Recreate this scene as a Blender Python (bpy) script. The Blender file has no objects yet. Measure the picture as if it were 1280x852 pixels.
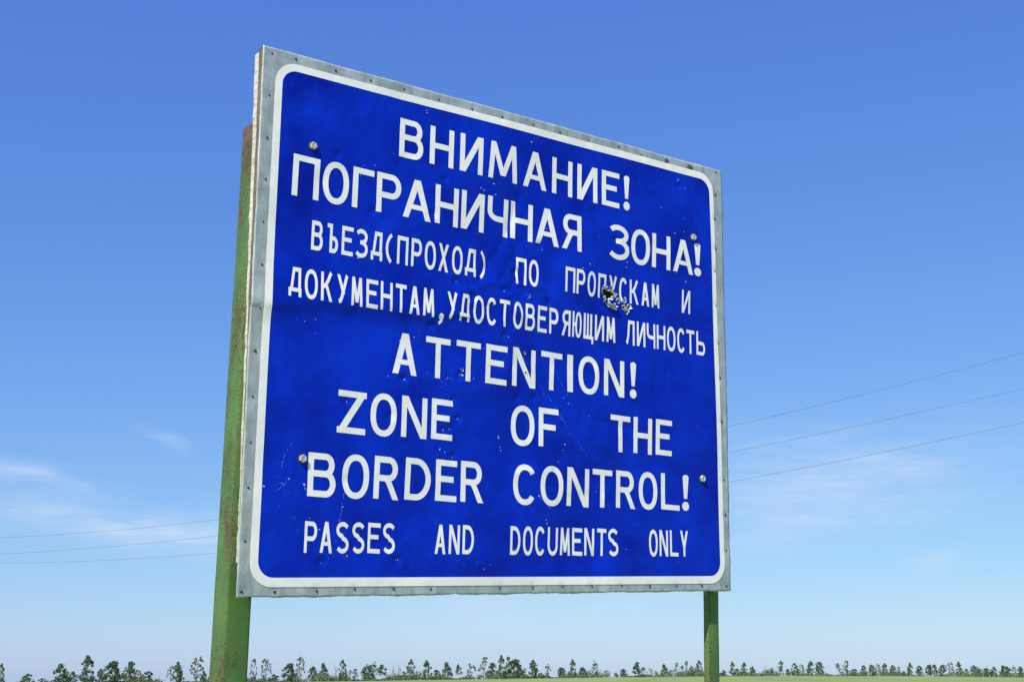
import bpy, bmesh, math, random
import numpy as np
from mathutils import Vector, Matrix

scene = bpy.context.scene
col = scene.collection
RAD = math.radians

# ---------------------------------------------------------------- camera
PITCH = 13.7504
cam_data = bpy.data.cameras.new("camera")
cam = bpy.data.objects.new("camera", cam_data)
col.objects.link(cam)
cam.location = (0, 0, 1.6)
cam.rotation_euler = (RAD(90 + PITCH), 0, 0)
cam_data.sensor_width = 36.0
cam_data.lens = 36.0 * 1700 / 1280
cam_data.clip_start = 0.05
cam_data.clip_end = 20000
scene.camera = cam

# ---------------------------------------------------------------- sky and sun
SUN_DIR = Vector((0.453, 0.823, -1.0)).normalized()      # the way the light travels
SUN_ELEV = math.asin(-SUN_DIR.z)
SUN_AZ = math.atan2(-SUN_DIR.x, -SUN_DIR.y)              # clockwise from +Y, towards the sun
SKY_STRENGTH = 0.0975
SUN_STRENGTH = 5.0

world = bpy.data.worlds.new("World")
scene.world = world
world.use_nodes = True
nt = world.node_tree
nt.nodes.clear()
wo = nt.nodes.new('ShaderNodeOutputWorld')
bg = nt.nodes.new('ShaderNodeBackground')
sky = nt.nodes.new('ShaderNodeTexSky')
sky.sky_type = 'NISHITA'
sky.sun_disc = False
sky.sun_elevation = SUN_ELEV
sky.sun_rotation = SUN_AZ
sky.altitude = 200
sky.air_density = 1.0
sky.dust_density = 0.35
sky.ozone_density = 3.0
def wmath(op, a, b=None, clamp=False):
    n = nt.nodes.new('ShaderNodeMath'); n.operation = op; n.use_clamp = clamp
    for i, v in enumerate((a, b)):
        if v is None: continue
        if isinstance(v, (int, float)): n.inputs[i].default_value = v
        else: nt.links.new(v, n.inputs[i])
    return n.outputs[0]
# the film's response to the sky: one gain and one gamma per channel
srgb = nt.nodes.new('ShaderNodeSeparateColor'); crgb = nt.nodes.new('ShaderNodeCombineColor')
nt.links.new(sky.outputs[0], srgb.inputs[0])
for k, (gain, gam) in enumerate(((0.668, 0.940), (1.095, 0.810), (3.390, 0.392))):
    nt.links.new(wmath('MULTIPLY', wmath('POWER', srgb.outputs[k], gam), gain), crgb.inputs[k])
# thin high cloud: a few wind-drawn streaks low in the sky (bearing, height, half length, slope, width, density)
tc = nt.nodes.new('ShaderNodeTexCoord')
sep = nt.nodes.new('ShaderNodeSeparateXYZ')
nt.links.new(tc.outputs['Generated'], sep.inputs[0])
def wnoise(scale, detail, rough, sx, sy, sz):
    mp = nt.nodes.new('ShaderNodeMapping'); mp.inputs['Scale'].default_value = (sx, sy, sz)
    nt.links.new(tc.outputs['Generated'], mp.inputs['Vector'])
    n = nt.nodes.new('ShaderNodeTexNoise'); n.inputs['Scale'].default_value = scale
    n.inputs['Detail'].default_value = detail; n.inputs['Roughness'].default_value = rough
    nt.links.new(mp.outputs[0], n.inputs['Vector']); return n
warp = wnoise(9, 5, .6, 1, 1, 2.2)
wsep = nt.nodes.new('ShaderNodeSeparateColor'); nt.links.new(warp.outputs['Color'], wsep.inputs[0])
az_ = wmath('ADD', wmath('ARCTAN2', sep.outputs['X'], sep.outputs['Y']), wmath('MULTIPLY', wmath('SUBTRACT', wsep.outputs[0], .5), .09))
el_ = wmath('ADD', wmath('ARCSINE', sep.outputs['Z']), wmath('MULTIPLY', wmath('SUBTRACT', wsep.outputs[1], .5), .045))
wisp = nt.nodes.new('ShaderNodeMapRange')
wisp.inputs['From Min'].default_value = .36; wisp.inputs['From Max'].default_value = .66
nt.links.new(wnoise(15, 8, .66, 1, 1, 7).outputs['Fac'], wisp.inputs['Value'])
total = 0.0
for a0, e0, half, slope, wid, den in ((-0.3426, 0.1337, 0.0419, -0.2316, 0.0076, 0.34), (-0.3372, 0.1372, 0.0145, 0.1424, 0.0059, 0.10), (-0.2934, 0.1031, 0.0972, -0.0654, 0.0129, 0.30), (-0.2533, 0.0925, 0.0748, -0.1066, 0.0153, 0.22), (-0.2617, 0.1590, 0.0152, -0.4002, 0.0059, 0.22), (0.2386, 0.1369, 0.0984, 0.0904, 0.0282, 0.30), (0.2173, 0.1488, 0.0765, -0.1441, 0.0235, 0.12), (0.1934, 0.0998, 0.0426, 0.0804, 0.0129, 0.20), (0.3008, 0.0782, 0.0231, 0.1426, 0.0082, 0.20), (0.0058, 0.0415, 0.0978, 0.0141, 0.0200, 0.16), (0.2894, 0.1129, 0.0810, 0.0076, 0.0153, 0.12)):
    da, de = wmath('SUBTRACT', az_, a0), wmath('SUBTRACT', el_, e0)
    c_, s_ = math.cos(slope), math.sin(slope)
    al = wmath('ADD', wmath('MULTIPLY', da, c_ / half), wmath('MULTIPLY', de, s_ / half))
    ac = wmath('ADD', wmath('MULTIPLY', da, -s_ / wid), wmath('MULTIPLY', de, c_ / wid))
    r2 = wmath('ADD', wmath('POWER', wmath('ABSOLUTE', al), 2.6), wmath('MULTIPLY', ac, ac))
    total = wmath('ADD', wmath('MULTIPLY', wmath('POWER', 2.718, wmath('MULTIPLY', r2, -1.0)), den * .98), total)
cfac = wmath('MULTIPLY', total, wmath('ADD', wmath('MULTIPLY', wisp.outputs[0], .8), .35), True)
mixc = nt.nodes.new('ShaderNodeMix'); mixc.data_type = 'RGBA'
mixc.inputs[7].default_value = (6.4, 6.9, 8.0, 1)
nt.links.new(cfac, mixc.inputs[0])
nt.links.new(crgb.outputs[0], mixc.inputs[6])
nt.links.new(mixc.outputs[2], bg.inputs['Color'])
bg.inputs['Strength'].default_value = SKY_STRENGTH
nt.links.new(bg.outputs[0], wo.inputs[0])

sun_data = bpy.data.lights.new("sun", 'SUN')
sun_data.energy = SUN_STRENGTH
sun_data.angle = RAD(0.53)
sun_data.color = (1.0, 0.955, 0.88)
sun = bpy.data.objects.new("sun", sun_data)
col.objects.link(sun)
sun.rotation_euler = SUN_DIR.to_track_quat('-Z', 'Y').to_euler()
sun.location = (-20, -50, 60)

scene.view_settings.view_transform = 'Standard'
scene.view_settings.look = 'None'
scene.view_settings.exposure = 0.36
scene.view_settings.gamma = 1.0

# ---------------------------------------------------------------- measurements
# each line of writing: (glyph, left u, width, baseline v, cap height) in metres on the board
LINES = [
 [('В',0.3401,0.0652,2.7696,0.0945), ('Н',0.4234,0.0662,2.7707,0.0945), ('И',0.5076,0.0661,2.7718,0.0945), ('М',0.5908,0.0874,2.7730,0.0944), ('А',0.6966,0.0737,2.7743,0.0944), ('Н',0.7883,0.0653,2.7755,0.0943), ('И',0.8700,0.0652,2.7766,0.0943), ('Е',0.9500,0.0582,2.7776,0.0943), ('!',1.0219,0.0220,2.7783,0.0942)],
 [('П',0.0711,0.0664,2.6185,0.0953), ('О',0.1465,0.0656,2.6205,0.0952), ('Г',0.2216,0.0547,2.6224,0.0952), ('Р',0.2838,0.0650,2.6242,0.0951), ('А',0.3549,0.0761,2.6263,0.0950), ('Н',0.4428,0.0658,2.6285,0.0949), ('И',0.5173,0.0666,2.6305,0.0949), ('Ч',0.5935,0.0617,2.6325,0.0948), ('Н',0.6634,0.0657,2.6341,0.0946), ('А',0.7378,0.0720,2.6354,0.0942), ('Я',0.8194,0.0633,2.6367,0.0938), ('З',0.9779,0.0651,2.6395,0.0931), ('О',1.0499,0.0647,2.6407,0.0927), ('Н',1.1222,0.0634,2.6419,0.0923), ('А',1.1956,0.0722,2.6433,0.0920), ('!',1.2717,0.0267,2.6442,0.0917)],
 [('В',0.1256,0.0280,2.5048,0.0668), ('Ъ',0.1640,0.0277,2.5059,0.0668), ('Е',0.2009,0.0287,2.5071,0.0668), ('З',0.2380,0.0293,2.5082,0.0668), ('Д',0.2756,0.0297,2.5094,0.0668), ('(',0.3135,0.0212,2.5104,0.0668), ('П',0.3440,0.0294,2.5115,0.0668), ('Р',0.3820,0.0283,2.5126,0.0668), ('О',0.4189,0.0311,2.5138,0.0667), ('Х',0.4577,0.0279,2.5150,0.0667), ('О',0.4954,0.0306,2.5161,0.0667), ('Д',0.5335,0.0308,2.5173,0.0667), (')',0.5733,0.0200,2.5184,0.0667), ('П',0.6818,0.0308,2.5219,0.0664), ('О',0.7199,0.0294,2.5232,0.0658), ('П',0.8321,0.0309,2.5268,0.0640), ('Р',0.8678,0.0276,2.5275,0.0639), ('О',0.9035,0.0279,2.5281,0.0638), ('П',0.9396,0.0270,2.5288,0.0637), ('У',0.9761,0.0262,2.5295,0.0636), ('С',1.0109,0.0268,2.5302,0.0635), ('К',1.0464,0.0290,2.5309,0.0634), ('А',1.0859,0.0261,2.5316,0.0633), ('М',1.1209,0.0269,2.5323,0.0631), ('И',1.2279,0.0296,2.5344,0.0628)],
 [('Д',0.0748,0.0305,2.3916,0.0659), ('О',0.1132,0.0312,2.3923,0.0660), ('К',0.1525,0.0279,2.3931,0.0661), ('У',0.1923,0.0281,2.3939,0.0663), ('М',0.2283,0.0287,2.3946,0.0664), ('Е',0.2667,0.0302,2.3956,0.0664), ('Н',0.3041,0.0312,2.3970,0.0663), ('Т',0.3436,0.0289,2.3983,0.0662), ('А',0.3804,0.0278,2.3996,0.0661), ('М',0.4171,0.0302,2.4010,0.0660), (',',0.4598,0.0148,2.4022,0.0660), ('У',0.4846,0.0275,2.4034,0.0659), ('Д',0.5185,0.0290,2.4046,0.0658), ('О',0.5584,0.0301,2.4060,0.0657), ('С',0.5967,0.0289,2.4074,0.0656), ('Т',0.6338,0.0291,2.4087,0.0655), ('О',0.6736,0.0297,2.4101,0.0655), ('В',0.7117,0.0289,2.4114,0.0654), ('Е',0.7494,0.0288,2.4125,0.0653), ('Р',0.7859,0.0281,2.4135,0.0652), ('Я',0.8248,0.0275,2.4146,0.0651), ('Ю',0.8584,0.0291,2.4156,0.0651), ('Щ',0.8942,0.0271,2.4166,0.0650), ('И',0.9307,0.0298,2.4176,0.0649), ('М',0.9687,0.0286,2.4187,0.0649), ('Л',1.0343,0.0274,2.4205,0.0647), ('И',1.0693,0.0288,2.4216,0.0647), ('Ч',1.1033,0.0294,2.4225,0.0646), ('Н',1.1382,0.0303,2.4235,0.0645), ('О',1.1744,0.0301,2.4246,0.0645), ('С',1.2111,0.0278,2.4256,0.0644), ('Т',1.2444,0.0284,2.4265,0.0643), ('Ь',1.2806,0.0311,2.4276,0.0642)],
 [('A',0.3436,0.0642,2.2577,0.0947), ('T',0.4311,0.0664,2.2607,0.0944), ('T',0.5146,0.0675,2.2636,0.0942), ('E',0.5977,0.0614,2.2665,0.0940), ('N',0.6756,0.0704,2.2698,0.0939), ('T',0.7637,0.0654,2.2732,0.0937), ('I',0.8448,0.0181,2.2754,0.0936), ('O',0.8804,0.0652,2.2778,0.0935), ('N',0.9613,0.0657,2.2810,0.0934), ('!',1.0452,0.0229,2.2834,0.0933)],
 [('Z',0.2107,0.0702,2.1099,0.0937), ('O',0.2922,0.0666,2.1132,0.0935), ('N',0.3716,0.0676,2.1165,0.0932), ('E',0.4514,0.0577,2.1197,0.0931), ('O',0.6768,0.0688,2.1295,0.0941), ('F',0.7581,0.0590,2.1327,0.0941), ('T',0.9827,0.0651,2.1416,0.0925), ('H',1.0593,0.0622,2.1445,0.0920), ('E',1.1346,0.0548,2.1473,0.0915)],
 [('B',0.1475,0.0672,1.9674,0.0937), ('O',0.2300,0.0663,1.9710,0.0937), ('R',0.3085,0.0642,1.9743,0.0936), ('D',0.3877,0.0673,1.9778,0.0936), ('E',0.4682,0.0573,1.9810,0.0936), ('R',0.5367,0.0631,1.9838,0.0936), ('C',0.6848,0.0685,1.9898,0.0936), ('O',0.7655,0.0686,1.9929,0.0936), ('N',0.8456,0.0691,1.9962,0.0934), ('T',0.9261,0.0630,1.9994,0.0931), ('R',1.0018,0.0636,2.0026,0.0928), ('O',1.0774,0.0631,2.0058,0.0925), ('L',1.1533,0.0639,2.0090,0.0922), ('!',1.2259,0.0248,2.0112,0.0920)],
 [('P',0.1458,0.0294,1.8486,0.0659), ('A',0.1825,0.0298,1.8503,0.0658), ('S',0.2218,0.0307,1.8521,0.0657), ('S',0.2609,0.0308,1.8539,0.0655), ('E',0.2995,0.0315,1.8556,0.0655), ('S',0.3380,0.0305,1.8572,0.0654), ('A',0.4724,0.0280,1.8627,0.0654), ('N',0.5089,0.0289,1.8642,0.0654), ('D',0.5454,0.0306,1.8657,0.0655), ('D',0.6787,0.0298,1.8707,0.0663), ('O',0.7162,0.0298,1.8723,0.0662), ('C',0.7528,0.0302,1.8739,0.0661), ('U',0.7908,0.0311,1.8756,0.0660), ('M',0.8291,0.0305,1.8772,0.0659), ('E',0.8668,0.0309,1.8788,0.0659), ('N',0.9044,0.0303,1.8804,0.0658), ('T',0.9438,0.0282,1.8821,0.0657), ('S',0.9784,0.0311,1.8836,0.0656), ('O',1.1098,0.0296,1.8892,0.0653), ('N',1.1456,0.0291,1.8908,0.0653), ('L',1.1818,0.0289,1.8923,0.0652), ('Y',1.2180,0.0270,1.8938,0.0651)],
]
TORN_HOLE = [(0.9537,2.5487), (0.9593,2.5562), (0.9667,2.5553), (0.9808,2.5517), (0.9931,2.5470), (0.9950,2.5406), (0.9837,2.5373), (0.9791,2.5306), (0.9773,2.5229), (0.9848,2.5197), (0.9970,2.5164), (0.9933,2.5118), (0.9811,2.5132), (0.9726,2.5163), (0.9642,2.5223), (0.9594,2.5348)]
PUNCTURES = [(0.9630,2.5598), (0.9836,2.5603), (1.0064,2.5313), (1.0263,2.5338), (1.0425,2.5214), (1.0321,2.5138), (1.0244,2.5163), (1.0340,2.5067), (0.5312,2.2889), (0.5294,2.2754), (0.7227,2.4963), (0.7111,2.3546), (0.7170,2.3056)]
DENTS = [(0.3777,2.2478), (0.5110,2.2156), (0.5251,2.1736), (0.4844,2.1431), (0.5024,2.1468), (0.2332,2.1793), (0.5135,2.0833), (0.3693,2.2476), (0.1795,2.7362), (0.4696,2.7409), (0.2763,2.6224), (0.4372,2.6472), (0.5077,2.4984), (0.5588,2.4700), (0.6466,2.5002), (0.7527,2.6322), (0.7803,2.4899), (0.4432,2.3808), (0.6497,2.3862), (0.9981,2.6909), (0.1880,1.8294), (0.3768,1.8433), (0.7388,2.2472), (0.6912,2.2416), (0.5542,2.4692), (0.5759,2.5120), (0.6812,2.5501), (0.6700,2.5181), (1.2237,2.8870), (0.3398,2.1587), (0.5246,2.2729)]
CHIPS = [(0.4105,2.9003), (0.4119,2.8936), (0.7198,2.8924), (0.2773,2.7326), (0.5712,2.7407), (0.5807,2.7367), (0.6085,2.7589), (0.6152,2.7338), (0.7718,2.6771), (0.7579,2.6198), (1.0417,2.6797), (1.0363,2.6388), (1.0337,2.6244), (1.2376,2.7970), (1.2373,2.7587), (1.2023,2.7483), (1.2420,2.6213), (1.2074,2.6396), (0.9110,2.6112), (0.8877,2.5966), (0.2446,2.5073), (0.1189,2.3414), (0.1438,2.3498), (0.3981,2.3482), (0.3612,2.3338), (0.5093,2.4987), (0.4432,2.3796), (0.6467,2.4962), (0.5925,2.3488), (0.6497,2.3862), (0.6615,2.3859), (0.8336,2.2587), (0.8477,2.2460), (0.9127,2.2214), (0.6413,2.1447), (0.6423,2.1405), (0.6462,2.1191), (0.6489,2.1114), (0.8366,2.1442), (0.8317,2.1286), (0.8169,2.0994), (0.2332,2.1793), (0.4767,2.0977), (0.4908,2.0928), (0.5126,2.0836), (0.5251,2.1736), (0.5110,2.2156), (0.4844,2.1431), (0.5024,2.1468), (0.1403,1.9906), (0.1446,1.9805), (0.2346,1.9506), (0.1803,1.8988), (0.2496,1.8469), (0.1881,1.8287), (0.3726,1.8440), (0.3787,1.8451), (0.1554,1.9218), (0.1485,1.9148), (0.6234,1.8451), (0.6054,1.8347), (0.7622,2.0130), (0.7678,2.0069), (0.7885,1.9894), (0.7956,1.9868), (0.7853,1.9578), (0.7869,1.9497), (0.6895,1.8846), (0.7671,1.8898), (1.0338,1.9017), (0.0872,1.9899), (0.0923,1.9875), (0.0463,1.9805), (0.1036,2.0002), (0.1422,1.9830), (0.3777,2.2469), (0.3336,2.2486), (1.2179,2.9039), (1.2149,2.8987), (1.2413,2.8839), (0.7189,2.4901), (0.5651,2.2723), (0.4915,2.2649), (0.4367,2.2692), (1.1508,2.8109), (1.1551,2.8106)]
NAILS = [(0.0060,2.9317), (0.0642,2.9342), (0.1652,2.9347), (0.2570,2.9354), (0.3473,2.9365), (0.4443,2.9359), (0.5397,2.9350), (0.0055,2.8337), (0.0062,2.7350), (0.0082,2.6407), (0.6291,2.9365), (0.7248,2.9404), (0.8113,2.9408), (0.9040,2.9416), (1.0068,2.9482), (1.0875,2.9444), (1.1765,2.9443), (1.2665,2.9475), (1.3607,2.9561), (1.3581,2.8887), (1.3546,2.8193), (1.3557,2.7344), (1.3523,2.6693), (1.3549,2.5736), (1.3620,2.4700), (1.3677,2.3755), (1.3697,2.2572), (1.3789,2.1014), (1.3812,2.0095), (1.3827,1.9172), (1.3818,1.8248), (0.6547,1.7935), (0.7494,1.7978), (0.8398,1.8036), (0.9292,1.8073), (1.0223,1.8117), (1.1142,1.8140), (1.2039,1.8173), (1.2927,1.8226), (0.0108,1.7636), (0.0852,1.7653), (0.1817,1.7708), (0.2737,1.7775), (0.3700,1.7818), (0.4667,1.7847), (0.0129,1.8651), (0.0088,2.5455), (0.0115,2.4504), (0.0132,2.3551), (0.0110,2.2613), (0.0101,2.1647), (0.0116,2.0687), (0.0121,1.9743)]
BOLTS = [(0.1167,2.7406), (1.2696,2.7491), (0.1329,2.0451), (1.2973,2.0981)]
SCRATCHES = [[(0.0846,2.0222), (0.0906,2.0463), (0.1021,2.0712), (0.1074,2.0768)], [(0.2274,1.9176), (0.2319,1.9436), (0.2339,1.9643), (0.2374,1.9869)], [(0.2212,1.8528), (0.2215,1.8833), (0.2290,1.9245)], [(0.7057,2.2278), (0.7132,2.2151), (0.7182,2.2021)], [(0.5918,2.4479), (0.6012,2.4455), (0.6103,2.4508), (0.6170,2.4617)], [(0.1011,1.9966), (0.0887,1.9855), (0.0802,1.9748)], [(0.4851,2.2604), (0.4981,2.2658), (0.5072,2.2613)], [(0.2481,2.7270), (0.2393,2.6945)]]
CREASES = [[(0.6735,2.3798), (0.7425,2.3006), (0.8224,2.2115), (0.9113,2.1177)], [(0.6886,2.7451), (0.6659,2.6789), (0.6320,2.6015), (0.5756,2.5218)], [(0.7322,2.4381), (0.7953,2.3472), (0.8722,2.2170)], [(0.2801,2.9416), (0.3498,2.8404)], [(0.0221,2.3648), (0.1544,2.3913), (0.2952,2.4028), (0.4885,2.4105)], [(0.4850,2.5062), (0.6225,2.5160), (0.7673,2.5243)]]
# lie of the land along the tree belt: (bearing from the viewer, distance, height)
LAND = [(-0.4463,270.0,-1.365), (-0.3597,288.0,-1.384), (-0.3498,290.0,-1.115), (-0.2987,310.0,-0.861), (-0.2459,333.3,-0.639), (-0.1845,363.9,-0.482), (-0.1361,390.0,-0.328), (-0.0741,409.1,-0.085), (-0.0114,428.3,0.199), (0.0456,475.7,0.388), (0.1024,526.4,0.641), (0.1474,567.0,0.753), (0.2028,625.7,0.920), (0.2835,713.7,0.650), (0.3504,790.0,-0.046), (0.4095,850.0,-0.346)]
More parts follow.
